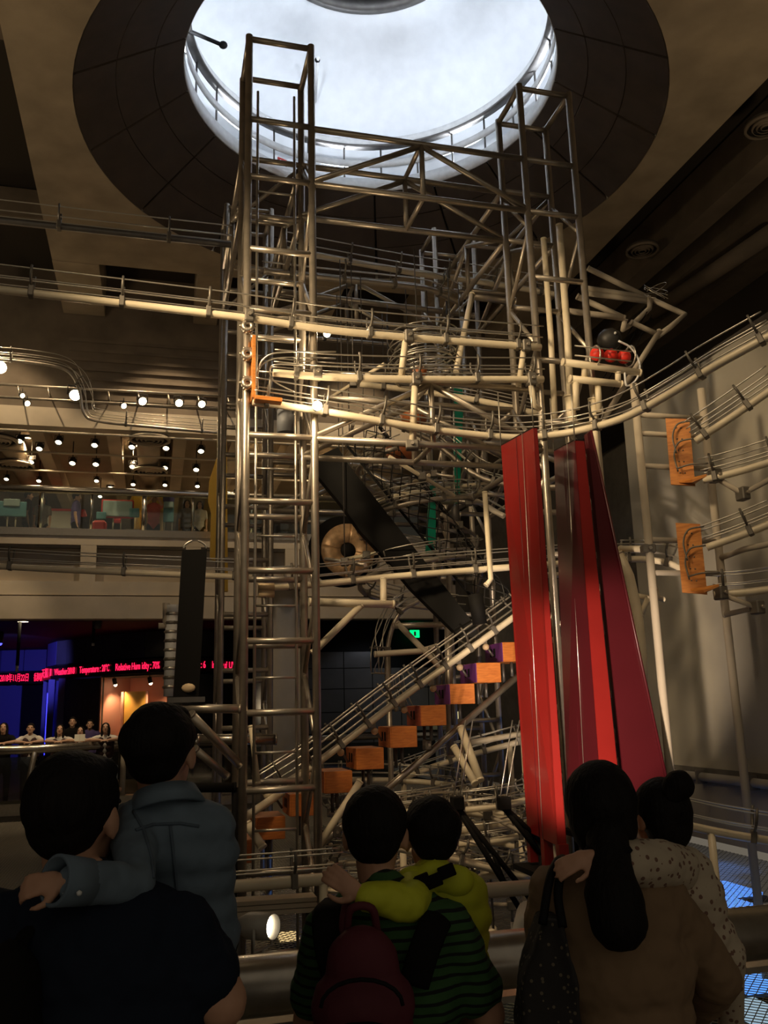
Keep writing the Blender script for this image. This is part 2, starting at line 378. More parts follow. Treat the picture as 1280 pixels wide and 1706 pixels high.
# air diffuser on the right of the ceiling
def diffuser(c, r, label, mname='concrete_dark', hang=0.0):
    th = thing('air_diffuser', label, 'air vent', c)
    obj('rim', lathe(BM(), c, [(r, 0), (r, -0.05), (r * 0.88, -0.06), (r * 0.88, 0)], 40, close_prof=True), mname, th)
    for q in (0.7, 0.5, 0.3): obj('cone_ring', lathe(BM(), c, [(r * q, -0.02), (r * (q - 0.09), -0.065), (r * (q - 0.11), -0.06), (r * (q - 0.02), -0.01)], 32, close_prof=True), mname, th)
    obj('back', lathe(BM(), c, [(0, 0.01), (r, 0.01), (r, 0.03), (0, 0.03)], 32), 'black_void', th)
diffuser(Z(1070, 415, 9.95), 0.30, 'round ceiling air diffuser beside the dark beams')
diffuser(Z(1276, 208, 9.95), 0.30, 'round ceiling air diffuser at the upper frame edge')
solid('ceiling_duct', tube(BM(), Z(1290, 385, 9.7), Z(1090, 520, 9.7), 0.16, 20), 'concrete_dark', 'grey round duct running under the dark ceiling beams', 'duct')

# ---------------- walls of the right side
WS = 5.05
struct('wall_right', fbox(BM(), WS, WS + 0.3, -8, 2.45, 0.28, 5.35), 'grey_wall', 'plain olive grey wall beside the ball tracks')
struct('wall_right_return', fbox(BM(), WS + 0.65, WS + 0.9, 2.45, 11, 0.28, 5.35), 'dark_wall')  # shade on this set-back wall is put into its dark colour
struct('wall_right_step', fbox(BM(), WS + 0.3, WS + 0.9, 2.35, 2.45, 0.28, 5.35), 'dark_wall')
struct('floor_upper_right', fbox(BM(), WS + 0.02, 11.2, -8, 11, 5.35, 5.45), 'black_void')
struct('wall_upper_right', fbox(BM(), 10.9, 11.2, -8, 11, 5.45, 10.95), 'black_void')
tr = struct('trim_1', tube(BM(), W(WS - 0.06, -3, 0.93), W(WS - 0.06, 2.3, 0.93), 0.045, 12), 'grey_wall', 'painted pipe running along the foot of the grey wall')
for t0 in (-2, -1.1, -0.25, 0.6, 1.45): obj('bracket', fbox(BM(), WS - 0.12, WS, t0 - 0.015, t0 + 0.015, 0.86, 1.0), 'clamp', tr)
struct('trim_2', fbox(BM(), WS - 0.02, WS + 0.02, -3, 2.45, 0.955, 1.02), 'dark_wall')

# ---------------- opposite gallery
TG = 11.0
zz = lambda y: zof(100, y, TG)
GS0, GS1 = -9.0, 5.7
struct('floor_gallery', fbox(BM(), GS0, GS1, TG + 0.05, 26, 5.0, zz(881)), 'floor_grey', 'upper gallery floor')
struct('trim_3', fbox(BM(), GS0, GS1, TG - 0.02, TG + 0.1, zz(892), zz(880)), 'brush', 'brushed steel edge strip under the gallery glass')
fa = struct('wall_gallery_front', fbox(BM(), GS0, GS1, TG + 0.14, TG + 0.3, 3.58, 5.0), 'panel_recess', 'beige concrete gallery front with recessed panels')
obj('band', fbox(BM(), GS0, GS1, TG, TG + 0.14, zz(907), zz(892)), 'fascia', fa)
obj('band', fbox(BM(), GS0, GS1, TG, TG + 0.14, zz(991), zz(968)), 'fascia', fa)
obj('ledge', fbox(BM(), GS0, GS1, TG - 0.05, TG + 0.14, 3.58, zz(993.5)), 'fascia', fa)
s_r = FR(T(147, 930, TG))[0]
for k in range(-4, 4):
    ss = s_r + k * 2.05
    if ss < GS1 - 0.3: obj('rib', fbox(BM(), ss - 0.15, ss + 0.15, TG + 0.002, TG + 0.16, zz(968), zz(907)), 'fascia', fa)
struct('ceiling_lower', fbox(BM(), GS0, GS1 + 4, TG + 0.3, 26, 3.95, 4.05), 'black', 'black ceiling of the lower gallery')
struct('trim_4', fbox(BM(), GS0, GS1 + 4, TG + 0.3, TG + 0.5, 3.58, 4.0), 'black')
gr = thing('gallery_handrail', 'thick brushed steel handrail on the upper gallery edge', 'handrail', W(-2, TG, 5.38))
obj('rail', tube(BM(), W(GS0, TG + 0.06, zz(815)), W(GS1, TG + 0.06, zz(815)), 0.075, 16), 'brush', gr)
k = 0
for x in (-85, 68, 152, 240, 322, 420):
    ss = FR(T(x, 850, TG))[0]
    obj('post', tube(BM(), W(ss, TG + 0.1, 5.35), W(ss, TG + 0.08, zz(818)), 0.03 if x != 240 else 0.05, 10), 'brush', gr)
xs = [-300, -90, 65, 152, 236, 320, 410, 500, 600, 700, 800]
for i in range(len(xs) - 1):
    s0 = FR(T(xs[i], 850, TG))[0] + 0.02; s1 = FR(T(xs[i + 1], 850, TG))[0] - 0.02
    wn = struct('window_%d' % (i + 1), fbox(BM(), s0, s1, TG + 0.05, TG + 0.062, zz(880), zz(818)), 'glass_pane', 'clear glass balustrade pane of the upper gallery')
struct('wall_above_gallery', fbox(BM(), GS0 - 5, 11, TG, TG + 0.25, 7.9, 10.95), 'concrete_dark', 'dark brown wall above the gallery')
struct('trim_5', fbox(BM(), GS0, 11, TG, TG + 0.3, 7.50, 7.9), 'fascia', 'beige edge beam over the gallery')
struct('ceiling_gallery', fbox(BM(), GS0, 11, TG + 0.3, 26, 7.95, 8.05), 'panel_recess', 'lit ceiling of the upper gallery')
for i, x in enumerate((-85, 62, 189, 301, 400, 500, 610, 720)):
    ss = FR(Z(x, 722, 7.6))[0]; beam('ceiling_gallery_beam', ss - 0.14, ss + 0.14, TG + 0.3, 26, 7.55, 7.95, 'fascia')
struct('wall_gallery_back', fbox(BM(), GS0, 11, 25.8, 26, 0, 8), 'concrete_dark')
struct('wall_gallery_left', fbox(BM(), GS0 - 0.2, GS0, -9, 26, -3, 8), 'concrete_dark')
struct('wall_gallery_side', fbox(BM(), 10.8, 11, 11, 26, 0, 8), 'concrete_dark')
for q in ((250, 731), (250, 784), (25, 774), (-5, 733)):
    c = Z(q[0], q[1], 7.37)
    diffuser(c, 0.42, {250731: 'cream ceiling vent near the gallery edge beam', 250784: 'cream ceiling vent deeper inside the gallery', 25774: 'cream ceiling vent over the far end of the gallery', -4267: 'cream ceiling vent cut by the frame edge'}[q[0] * 1000 + q[1]], 'fascia')
for x, lab in ((248, 'wide cream air duct between the gallery beams'), (18, 'wide cream air duct over the far end of the gallery')):
    a = Z(x, 735, 7.72); s0, t0, _ = FR(a)
    solid('air_duct', tube(BM(), W(s0, TG + 0.35, 7.68), W(s0, 17, 7.68), 0.26, 20), 'fascia', lab, 'duct')
# louvred band on the dark wall
lv = thing('wall_louvre', 'dark horizontal louvres on the wall above the gallery', 'louvre', W(-1, TG, 8.2))
for k in range(7):
    z0 = 8.15 + 0.21 * k; obj('slat', boxax(BM(), W(-1.0, TG - 0.03, z0), SU * 1.6, TV * 0.03 + ZZ * 0.01, ZZ * 0.035), 'concrete_dark', lv)
# ---------------- lower gallery: floor, rail, curved wall with the red ticker
rl0, rl1, rl2 = Z(-60, 1252, 1.12), Z(60, 1248, 1.12), Z(205, 1240, 1.12)
rl3 = W(FR(rl2)[0] + 1.2, FR(rl2)[1] - 0.2, 1.12); rl4 = W(GS1, FR(rl2)[1] - 0.2, 1.12)
tl = FR(rl2)[1] - 0.1
struct('floor_lower_gallery', fbox(BM(), GS0, 11, tl - 0.15, 26, -0.3, 0.0), 'floor_grey', 'floor of the lower gallery')
struct('wall_gallery_foot', fbox(BM(), GS0, 11, tl - 0.1, tl + 0.1, -3, -0.28), 'fascia', 'beige concrete edge under the opposite rail')
struct('trim_6', fbox(BM(), GS0, 11, tl - 0.2, tl - 0.14, -0.16, 0.12), 'brush', 'steel edge strip under the opposite rail')
hr = thing('opposite_handrail', 'thick steel handrail the schoolchildren lean on', 'handrail', W(FR(rl1)[0], FR(rl1)[1], 0))
obj('rail', sweep(BM(), smoothpts([rl0, rl1, rl2, rl3, rl4], 6), 0.085, 16), 'brush', hr)
for p, q in ((Z(58, 1250, 1.1), V((-0.06, 0.05, 0))), (rl0, V((-0.06, 0, 0))), (rl3, V((0, 0, 0))), (rl4, V((0, 0, 0)))):
    obj('post', tube(BM(), p + ZZ * -0.02, p + q * 4 - ZZ * 1.12, 0.055, 10), 'brush', hr)
po = rl2 + SU * 0.02
obj('end_post', tube(BM(), V((po.x, po.y, 0)), po + ZZ * 0.38, 0.06, 12), 'fascia', hr)
for a, b in ((rl0, rl1), (rl1, rl2), (rl2, rl3), (rl3, rl4)):
    prism(b_ := BM(), [V((a.x, a.y, 0.12)) + TV * 0.04, V((b.x, b.y, 0.12)) + TV * 0.04, V((b.x, b.y, 0.98)) + TV * 0.04, V((a.x, a.y, 0.98)) + TV * 0.04], TV * 0.012)
    struct('window_%d' % (20 + int(a.x * 10) % 70), b_, 'glass_dark', 'dark glass balustrade pane under the opposite rail')
tick = [(-40, 1134), (0, 1131), (38, 1130), (76, 1129)], [(77, 1124), (92, 1121), (110, 1119.5), (140, 1117), (170, 1114.5), (200, 1112.5), (240, 1110), (280, 1108.5), (320, 1108), (360, 1108.5), (420, 1110.5), (470, 1113)]
cw = obj('wall_exhibit', fbox(BM(), -9, 6, 25.5, 25.8, 0, 4), 'dark_wall'); cw['kind'] = 'structure'; cw['label'] = 'curved dark exhibit wall with panels under a red ticker'
def seg(a, b, z0, z1, off, th, material, name):
    A, B = V((a.x, a.y, 0)), V((b.x, b.y, 0)); d = (B - A).normalized(); n = V((d.y, -d.x, 0)); A = A + n * off; B = B + n * off
    prism(b_ := BM(), [A + ZZ * z0, B + ZZ * z0, B + ZZ * z1, A + ZZ * z1], n * -th); return obj(name, b_, material, cw)
led = thing('led_ticker', 'long black ticker with red scrolling letters on the curved wall', 'led sign', Z(210, 1112, 3.0))
pl = []
for grp in tick:
    pts = [Z(x, y, 3.0) for x, y in grp]; pl.append(pts)
    for i in range(len(pts) - 1):
        a, b = pts[i], pts[i + 1]; x = (grp[i][0] + grp[i + 1][0]) / 2; e = (b - a).normalized() * 0.012
        top = 'blue_wall' if x < 95 else 'tile_wall'
        seg(a + e, b - e, 3.24, 3.95, 0, 0.1, top, 'panel')
        n = V(((b - a).y, -(b - a).x, 0)).normalized()
        prism(b_ := BM(), [a + ZZ * -0.19 + n * 0.12, b + ZZ * -0.19 + n * 0.12, b + ZZ * 0.19 + n * 0.12, a + ZZ * 0.19 + n * 0.12], n * -0.2); obj('casing', b_, 'black_gloss', led)
        if 170 <= x <= 270: continue
        low = 'blue_wall' if x < 108 else ('dark_wall' if x < 280 else 'tile_wall')
        if 20 < x < 76: low = 'black'
        seg(a + e, b - e, 0, 2.76, 0, 0.1, low, 'panel')
for x, y in ((24, 1131), (79, 1124), (105, 1119), (88, 1121)):
    p = Z(x, y, 3.0); st_ = obj('pilaster', boxax(BM(), V((p.x, p.y, 1.4)) - TV * 0.1, SU * 0.09, TV * 0.05, ZZ * 1.4), 'blue_wall', cw)
for x, z0, z1 in ((84, 0.6, 2.4), (99, 1.9, 2.5)):
    p = Z(x, 1122, 3.0) - TV * 0.16
    ls = thing('blue_light_strip', 'tall glowing blue light strip on the curved wall' if x == 84 else 'short glowing blue light strip near the ticker', 'light strip', V((p.x, p.y, z0)))
    obj('tube', tube(BM(), V((p.x, p.y, z0)), V((p.x, p.y, z1)), 0.035, 8), 'blue_light', ls)
    obj('channel', boxax(BM(), V((p.x, p.y, (z0 + z1) / 2)) + TV * 0.05, SU * 0.06, TV * 0.02, ZZ * ((z1 - z0) / 2 + 0.03)), 'blue_wall', ls)
blw = thing('blue_wall_fill', 'black added lamp under the lower ceiling washing the wall blue', 'spotlight', Z(40, 1090, 3.6) - TV * 4.5); obj('can', tube(BM(), Z(40, 1090, 3.6) - TV * 4.5, Z(40, 1090, 3.6) - TV * 4.5 + ZZ * 0.3, 0.08, 12), 'lamp_black', blw); obj('lens', sph(BM(), Z(40, 1090, 3.6) - TV * 4.5, 0.06), 'blue_light', blw)
light('SPOT', Z(40, 1090, 3.6) - TV * 4.5 - ZZ * 0.12, Z(55, 1126, 3.0) + ZZ * 0.3, 620, (0.20, 0.18, 1.0), 0.1, 50, 0.6, blw)  # blue spot added to tint the wall
# lit niche with a golden board
na, nb = Z(170, 1114.5, 3.0), Z(280, 1108.5, 3.0)
nd = (nb - na); nd.z = 0; nn = V((-nd.y, nd.x, 0)).normalized()
def nbox(f0, f1, d0, d1, z0, z1, material, name, parent):
    A = V((na.x, na.y, 0)) + nd * f0; B = V((na.x, na.y, 0)) + nd * f1
    prism(b_ := BM(), [A + nn * d0 + ZZ * z0, B + nn * d0 + ZZ * z0, B + nn * d0 + ZZ * z1, A + nn * d0 + ZZ * z1], nn * (d1 - d0)); return obj(name, b_, material, parent)
nbox(0, 1, 1.2, 1.3, 0, 2.8, 'pink_wall', 'panel', cw); nbox(-0.02, 0, 0, 1.3, 0, 2.8, 'pink_wall', 'panel', cw); nbox(1, 1.02, 0, 1.3, 0, 2.8, 'pink_wall', 'panel', cw)
nbox(0, 1, 0, 1.3, 2.76, 2.84, 'dark_wall', 'panel', cw); nbox(0, 1, 0, 0.1, 0, 0.95, 'dark_wall', 'panel', cw)
gb = thing('golden_board', 'glowing golden upright board inside the lit pink niche', 'display board', V((na.x, na.y, 0)) + nd * 0.34 + nn * 0.55)
nbox(0.18, 0.50, 0.5, 0.6, 0.9, 2.35, 'gold_panel', 'board', gb)
for f0 in (0.135, 0.157, 0.51): nbox(f0, f0 + 0.012, 0.48, 0.55, 0.9, 2.35, 'pink_wall', 'edge_strip', gb)
for f0, lab in ((0.12, 'black spotlight at the near end of the pink niche'), (0.66, 'black spotlight over the golden board')):
    p = V((na.x, na.y, 2.62)) + nd * f0 + nn * 0.2
    lp = thing('niche_spotlight', lab, 'spotlight', p)
    obj('can', sweep(BM(), [p + ZZ * 0.1, p - ZZ * 0.06 + nn * 0.05], 0.06, 12), 'lamp_black', lp); obj('lens', sph(BM(), p - ZZ * 0.07 + nn * 0.06, 0.05), 'lens', lp)
    obj('stem', tube(BM(), p + ZZ * 0.08, p + ZZ * 0.16, 0.012, 6), 'lamp_black', lp)
    light('SPOT', p - ZZ * 0.16 + nn * 0.06, p + nn * 0.5 - ZZ * 1.2, 60, (1, 0.62, 0.32), 0.06, 110, 0.6, lp)
# ticker letters
def text_mesh(body, size):
    cu = bpy.data.curves.new('letters', 'FONT'); cu.body = body; cu.size = size; cu.extrude = 0.004; cu.align_x = 'LEFT'; cu.align_y = 'CENTER'; cu.offset = 0.0012
    o = bpy.data.objects.new('letters', cu); COL.objects.link(o); dg = bpy.context.evaluated_depsgraph_get(); dg.update()
    me = bpy.data.meshes.new_from_object(o.evaluated_get(dg)); bpy.data.objects.remove(o); bpy.data.curves.remove(cu); return me
TK = [q for g_ in tick for q in g_]
def tick_y(x):
    for (x0, y0), (x1, y1) in zip(TK, TK[1:]):
        if x0 <= x <= x1: return y0 + (y1 - y0) * (x - x0) / max(x1 - x0, 1e-6)
    return TK[-1][1]
def ticker_text(body, x, y, x1, y1, size=0.25):          # letters bent along the curved casing
    me = text_mesh(body, size); w = max(v_.co.x for v_ in me.vertices) or 1; org = base_of(led)
    xs_ = [x + (x1 - x) * k / 12 for k in range(13)]; pts = [Z(q, tick_y(q), 3.0) for q in xs_]
    for v_ in me.vertices:
        f_ = min(max(v_.co.x / w, 0), 0.9999) * 12; i_ = int(f_); a, b = pts[i_], pts[i_ + 1]; d = V(((b - a).x, (b - a).y, 0)).normalized(); n = V((d.y, -d.x, 0))
        c = a.lerp(b, f_ - i_); v_.co = V((c.x, c.y, 3.0)) + n * (0.15 + v_.co.z) + ZZ * v_.co.y - org
    obj('letters', me, 'led_red', led)
ticker_text('2018年11月22日', 3, 1131.2, 50, 1130, 0.3); ticker_text('香港時間', 59, 1129.7, 75, 1129.2, 0.3)
ticker_text('天氣', 77.5, 1123.5, 88, 1121.5, 0.32); ticker_text('1', 90, 1121.5, 93, 1121, 0.3); ticker_text('Weather2018', 98, 1120.5, 132, 1117.5, 0.27)
ticker_text('Temperature : 20°C', 140, 1117, 189, 1113.2, 0.27); ticker_text('Relative', 199, 1112.6, 224, 1111, 0.27); ticker_text('Humidity : 70%', 226, 1110.8, 270, 1108.9, 0.27)
ticker_text(': 6', 330, 1108.3, 338, 1108.3, 0.27); ticker_text('Intensity of', 349, 1108.6, 372, 1109, 0.27); ticker_text('UV R', 375, 1109.1, 393, 1109.6, 0.27)
# hanging black rods with pale ends under the lower ceiling
for x, y0, y1, lab in ((28, 1078, 1119, 'black hanging rod with pale tip before the blue wall'), (155, 1058, 1076, 'short black hanging spotlight over the curved wall')):
    p, q = T(x, y0, 15), T(x, y1, 15); p.x, p.y = q.x, q.y
    th = thing('hanging_rod', lab, 'rod', q); obj('rod', tube(BM(), V((q.x, q.y, 3.95)), q + (p - q) * 0.25, 0.04, 8), 'black', th); obj('tip', tube(BM(), q + (p - q) * 0.25, q, 0.035, 8), 'white_cotton', th)
dl = T(36, 1074, 15)
th = thing('recessed_downlight', 'small bright oval downlight in the black lower ceiling', 'downlight', V((dl.x, dl.y, 3.93))); obj('lens', lathe(BM(), V((dl.x, dl.y, 3.93)), [(0, -0.01), (0.12, -0.01), (0.12, 0.02)], 16), 'lens', th); obj('trim_ring', lathe(BM(), V((dl.x, dl.y, 3.93)), [(0.12, -0.015), (0.15, -0.015), (0.15, 0.02), (0.12, 0.02)], 16, close_prof=True), 'lamp_black', th)
# tiled dark wall in the centre back
tw = obj('wall_tiled', fbox(BM(), 2.9, 10.8, 16.06, 16.2, -0.3, 3.95), 'black'); tw['kind'] = 'structure'; tw['label'] = 'dark wall of large glossy grey panels behind the machine'
s0 = FR(T(573, 1113, 16))[0]
for i in range(-2, 8):
    for j, (z0, z1) in enumerate(((0.0, 0.72), (0.74, 1.62), (1.64, 2.22), (2.24, 2.76), (2.78, 3.2))):
        if j == 4 and i > 0: continue
        obj('panel', fbox(BM(), s0 + i * 0.78 + 0.01, s0 + (i + 1) * 0.78 - 0.01, 16.0, 16.06, z0, z1), 'tile_wall', tw)
p = T(691, 1056, 15.8)
ex = thing('exit_sign', 'small green lit exit sign in the dark recess', 'exit sign', p); obj('plate', boxax(BM(), p, SU * 0.13, TV * 0.03, ZZ * 0.10), 'exit_green', ex)
obj('figure', boxax(BM(), p - TV * 0.035, SU * 0.03, TV * 0.005, ZZ * 0.06), 'white_paint', ex); obj('stem', tube(BM(), p + ZZ * 0.08, V((p.x, p.y, 3.96)), 0.012, 6), 'black', ex)
p = T(767, 1203, 15)
ds = thing('exhibit_screen', 'pale yellow lit exhibit screen with a blue mark beyond the boxes', 'screen', V((p.x, p.y, 0)))
obj('screen', boxax(BM(), p, SU * 0.14, TV * 0.03, ZZ * 0.27), 'screen_yellow', ds); obj('blue_mark', boxax(BM(), p - TV * 0.035 - ZZ * 0.17 - SU * 0.07, SU * 0.06, TV * 0.006, ZZ * 0.05), 'screen_blue', ds)
obj('stand', boxax(BM(), V((p.x, p.y, (p.z - 0.3) / 2)), SU * 0.1, TV * 0.05, ZZ * (p.z - 0.3) / 2), 'black', ds)
# round columns
for x, t0, rad, lab, mname in ((474, 8.0, 0.27, 'thick round concrete column behind the steel tower', 'fascia'), (437, 12.6, 0.2, 'slim pale column lit from below', 'white_paint')):
    p = T(x, 1100, t0); c = thing('column', lab, 'column', V((p.x, p.y, -0.3)) if t0 > 11 else V((p.x, p.y, -2.4)))
    obj('shaft', tube(BM(), V((p.x, p.y, -2.4 if t0 < 11 else 0)), V((p.x, p.y, 3.55 if t0 > 11 else zof(474, 985, 8.0))), rad, 28), mname, c)
    if t0 < 11: obj('cap', lathe(BM(), V((p.x, p.y, zof(474, 985, 8.0))), [(0.0, 0.14), (0.42, 0.14), (0.42, 0.06), (0.27, 0.0), (0, 0)], 28), mname, c)
# ---------------- near floor, rail and the net over the pit
TR = -4.29
struct('floor', fbox(BM(), -9, 9, -10, TR + 0.1, -0.4, 0.0), 'floor_grey', 'visitors floor at the near rail')
struct('floor_pit', fbox(BM(), -9, 11, TR + 0.1, 13, -2.5, -2.4), 'floor_low', 'dark floor of the pit below the net')
struct('wall_near_edge', fbox(BM(), -9, 9, TR + 0.1, TR + 0.16, -2.5, 0.05), 'fascia')
nr = thing('near_handrail', 'thick brushed steel handrail in front of the three families', 'handrail', W(0, TR, 0))
obj('rail', tube(BM(), W(-4, TR, 0.97), W(4.8, TR, 0.97), 0.083, 28), 'brush', nr)
for s0 in (-3.2, -1.6, 0.0, 1.6, 3.2, 4.6):
    obj('post', fbox(BM(), s0 - 0.03, s0 + 0.03, TR - 0.015, TR + 0.015, 0, 0.9, 0.004), 'brush', nr)
for i, s0 in enumerate((-3.2, -1.6, 0.0, 1.6, 3.2)):
    struct('window_%d' % (60 + i), fbox(BM(), s0 + 0.05, s0 + (1.55 if i < 4 else 1.35), TR + 0.02, TR + 0.032, 0.08, 0.84), 'glass_pane', 'clear glass pane under the near handrail')
struct('trim_7', fbox(BM(), -4, 4.8, TR, TR + 0.06, 0.845, 0.865), 'brush')
def netting(name, o_, e1, e2, n1, n2, r, material, label, cat):
    bm = BM()
    for k in range(-n2, n1 + 1):                      # two families of diagonals clipped to the rectangle
        for sgn in (0, 1):
            a0, b0 = (k, 0); a1, b1 = (k + n2, n2)
            if a0 < 0: b0 -= a0; a0 = 0
            if a1 > n1: b1 -= a1 - n1; a1 = n1
            if a1 <= a0: continue
            f = (lambda a: n1 - a) if sgn else (lambda a: a)
            sweep(bm, [o_ + e1 * (f(a0) / n1) + e2 * (b0 / n2), o_ + e1 * (f(a1) / n1) + e2 * (b1 / n2)], r, 3, caps=False)
    o = obj(name, bm, material); o['label'] = label; o['category'] = cat; o['kind'] = 'stuff'; return o
netting('safety_net', W(-5.0, TR + 0.2, -0.18), SU * 11.5, TV * 15.4, 150, 202, 0.0035, 'net_wire', 'wide steel safety net stretched over the pit', 'net')
netting('side_net', W(-5.0, 2.0, 0.02), TV * 9.6, SU * 0.01 + ZZ * 1.0, 110, 12, 0.005, 'net_wire', 'upright wire mesh along the pit edge at the frame side', 'net')
for k, (q, w_, d_, mname, lab) in enumerate((((1205, 1482), 0.5, 0.35, 'blue_panel', 'blue glowing screen below the net, highest in view'), ((1190, 1502), 0.5, 0.3, 'blue_panel', 'blue glowing screen below the net beside the rail'), ((1245, 1630), 0.42, 0.32, 'blue_panel', 'blue glowing screen under the near rail'),
        ((1268, 1690), 0.3, 0.3, 'white_panel', 'pale glowing screen under the near rail at the frame corner'), ((560, 1420), 0.9, 0.5, 'white_panel', 'pale glowing screen below the net behind the two heads'), ((392, 1528), 0.18, 0.22, 'warm_panel', 'small glow standing in for a warm lit spot below the floor lamp'), ((480, 1560), 0.25, 0.2, 'warm_panel', 'glow standing in for a warm lit spot below the net beside the floor lamp'), ((500, 1700), 0.5, 0.15, 'blue_panel', 'blue glowing strip standing in for a reflection under the near rail'))):  # some glowing panels stand in for warm lit spots and a blue reflection
    c = Z(q[0], q[1], -0.45 if k < 2 else (-0.6 if k < 4 else -1.4))
    sc_ = thing('pit_glow_panel', lab, 'screen', V((c.x, c.y, -2.4)))
    obj('screen', boxax(BM(), c, SU * w_ * 0.55, TV * d_, ZZ * 0.02), mname, sc_); obj('frame', boxax(BM(), c - ZZ * 0.06, SU * (w_ * 0.55 + 0.05), TV * (d_ + 0.05), ZZ * 0.03), 'black', sc_)
    obj('plinth', boxax(BM(), V((c.x, c.y, (c.z - 0.09 - 2.4) / 2)), SU * 0.15, TV * 0.15, ZZ * ((c.z - 0.09 + 2.4) / 2)), 'black', sc_)

# ================================================================ THE BALL MACHINE
PR = 0.034
def tower(label, s0, t0, w, d, z0, z1, zf, zb, side_from, name='scaffold_tower', cat='scaffold tower', skip=()):
    th = thing(name, label, cat, W(s0, t0, z0))
    for ds, dt in ((0, 0), (w, 0), (0, d), (w, d)):
        if (ds > 0, dt > 0) in skip: continue
        obj('post', tube(BM(), W(s0 + ds, t0 + dt, z0), W(s0 + ds, t0 + dt, z1), PR, 14), 'steel', th)
    for z in zf: obj('rung', tube(BM(), W(s0, t0, z), W(s0 + w, t0, z), PR * 0.82, 10), 'steel', th)
    for z in zb:
        obj('rung', tube(BM(), W(s0, t0 + d, z), W(s0 + w, t0 + d, z), PR * 0.82, 10), 'steel', th)
    for ds in (0, w):
        obj('side_rail', tube(BM(), W(s0 + ds, t0, z1 - 0.03), W(s0 + ds, t0 + d, z1 - 0.03), PR * 0.85, 10), 'steel', th)
        z = side_from; up = 0
        while z > z0 + 1.0:
            a, b = (0, d) if up else (d, 0)
            obj('brace', tube(BM(), W(s0 + ds, t0 + a, z), W(s0 + ds, t0 + b, z - 0.62), PR * 0.62, 8), 'steel', th); z -= 0.62; up ^= 1
    return th
YF = (64, 197, 292, 413, 514, 724, 834, 950, 1068, 1188, 1318, 1456); YB = (130, 263, 357, 465, 560, 757, 860, 965, 1076, 1305)
ZF = [zof(410, y, 0) for y in YF]; ZB = [zof(404, y, 0.59) for y in YB]
tower('tall steel scaffold tower nearest the families, ladder inside', 0, 0, 0.584, 0.59, -0.5, 7.93, ZF, ZB, 7.0)
tower('steel scaffold tower behind the red hanging slabs', 2.725, 0, 0.55, 0.56, -0.5, 7.88, [7.84, 7.03, 6.456, 5.75] + [4.9 - 0.62 * k for k in range(8)], [7.84, 7.03, 6.456, 5.7] + [4.8 - 0.62 * k for k in range(8)], 6.9)
tower('back steel scaffold tower standing behind the nearest one', 0.02, 2.82, 0.55, 0.57, -0.5, 7.9, [7.86, 7.03, 6.456] + [5.9 - 0.62 * k for k in range(9)], [7.86, 7.03, 6.456] + [5.8 - 0.62 * k for k in range(9)], 6.8)
tower('back steel scaffold tower half hidden at the middle of the machine', 2.725, 2.82, 0.55, 0.57, -0.5, 7.9, [7.86, 7.03, 6.456] + [5.9 - 0.62 * k for k in range(9)], [7.86, 7.03, 6.456] + [5.8 - 0.62 * k for k in range(9)], 6.8)
# narrow ladder inside the first tower
ld = thing('ladder', 'narrow rung ladder inside the nearest steel tower', 'ladder', W(0.1, 0.3, -0.5))
l0, l1 = FR(T(426, 800, 0.3))[0], FR(T(493, 800, 0.3))[0]; ztop = zof(426, 152, 0.3)
for s_, zt in ((l0, ztop), (l1, zof(493, 162, 0.3))): obj('stile', tube(BM(), W(s_, 0.3, -0.5), W(s_, 0.3, zt), 0.013, 8), 'wire', ld)
z = zof(426, 318, 0.3)
while z > -0.3: obj('rung', tube(BM(), W(l0, 0.3, z), W(l1, 0.3, z), 0.011, 8), 'wire', ld); z -= 0.30

def box_truss(label, a, b, off, z0, z1, name='lattice_truss'):
    A, B, O2 = V(a), V(b), V(off)
    P = lambda f, o, z: W(*(A.lerp(B, f) + O2 * o)[:2], z)
    th = thing(name, label, 'truss', P(0.5, 0, z0))
    for o in (0, 1):
        for z in (z0, z1): obj('chord', tube(BM(), P(0, o, z), P(1, o, z), PR * 0.86, 12), 'steel', th)
        for f in (0.0, 1.0): obj('diagonal', tube(BM(), P(f, o, z0 + 0.02), P(0.5, o, z1 - 0.02), PR * 0.78, 10), 'steel', th)
        obj('upright', tube(BM(), P(0.5, o, z0), P(0.5, o, z1), PR * 0.78, 10), 'steel', th)
    for f in (0.5,):
        for z in (z0, z1): obj('cross_tie', tube(BM(), P(f, 0, z), P(f, 1, z), PR * 0.7, 10), 'steel', th)
    for f in (0.02, 0.98): obj('cross_tie', tube(BM(), P(f, 0, z0), P(f, 1, z1), PR * 0.6, 8), 'steel', th)
    return th
ZM0, ZM1 = zof(528, 731, 0), zof(677, 634, 0)
for z0, z1, w1 in ((6.456, 7.03, 'upper'), (ZM0, ZM1, 'middle')):
    box_truss(w1 + ' front lattice truss joining the two near towers', (0.584, 0, 0), (2.725, 0, 0), (0, 0.58, 0), z0, z1)
    box_truss(w1 + ' back lattice truss joining the two far towers', (0.57, 2.82, 0), (2.725, 2.82, 0), (0, 0.57, 0), z0, z1)
    box_truss(w1 + ' side lattice truss running back from the red slabs tower', (2.725, 0.56, 0), (2.725, 2.82, 0), (0.55, 0, 0), z0, z1)
    if w1 == 'upper': box_truss(w1 + ' side lattice truss running back from the nearest tower', (0, 0.59, 0), (0, 2.82, 0), (0.58, 0, 0), z0, z1)

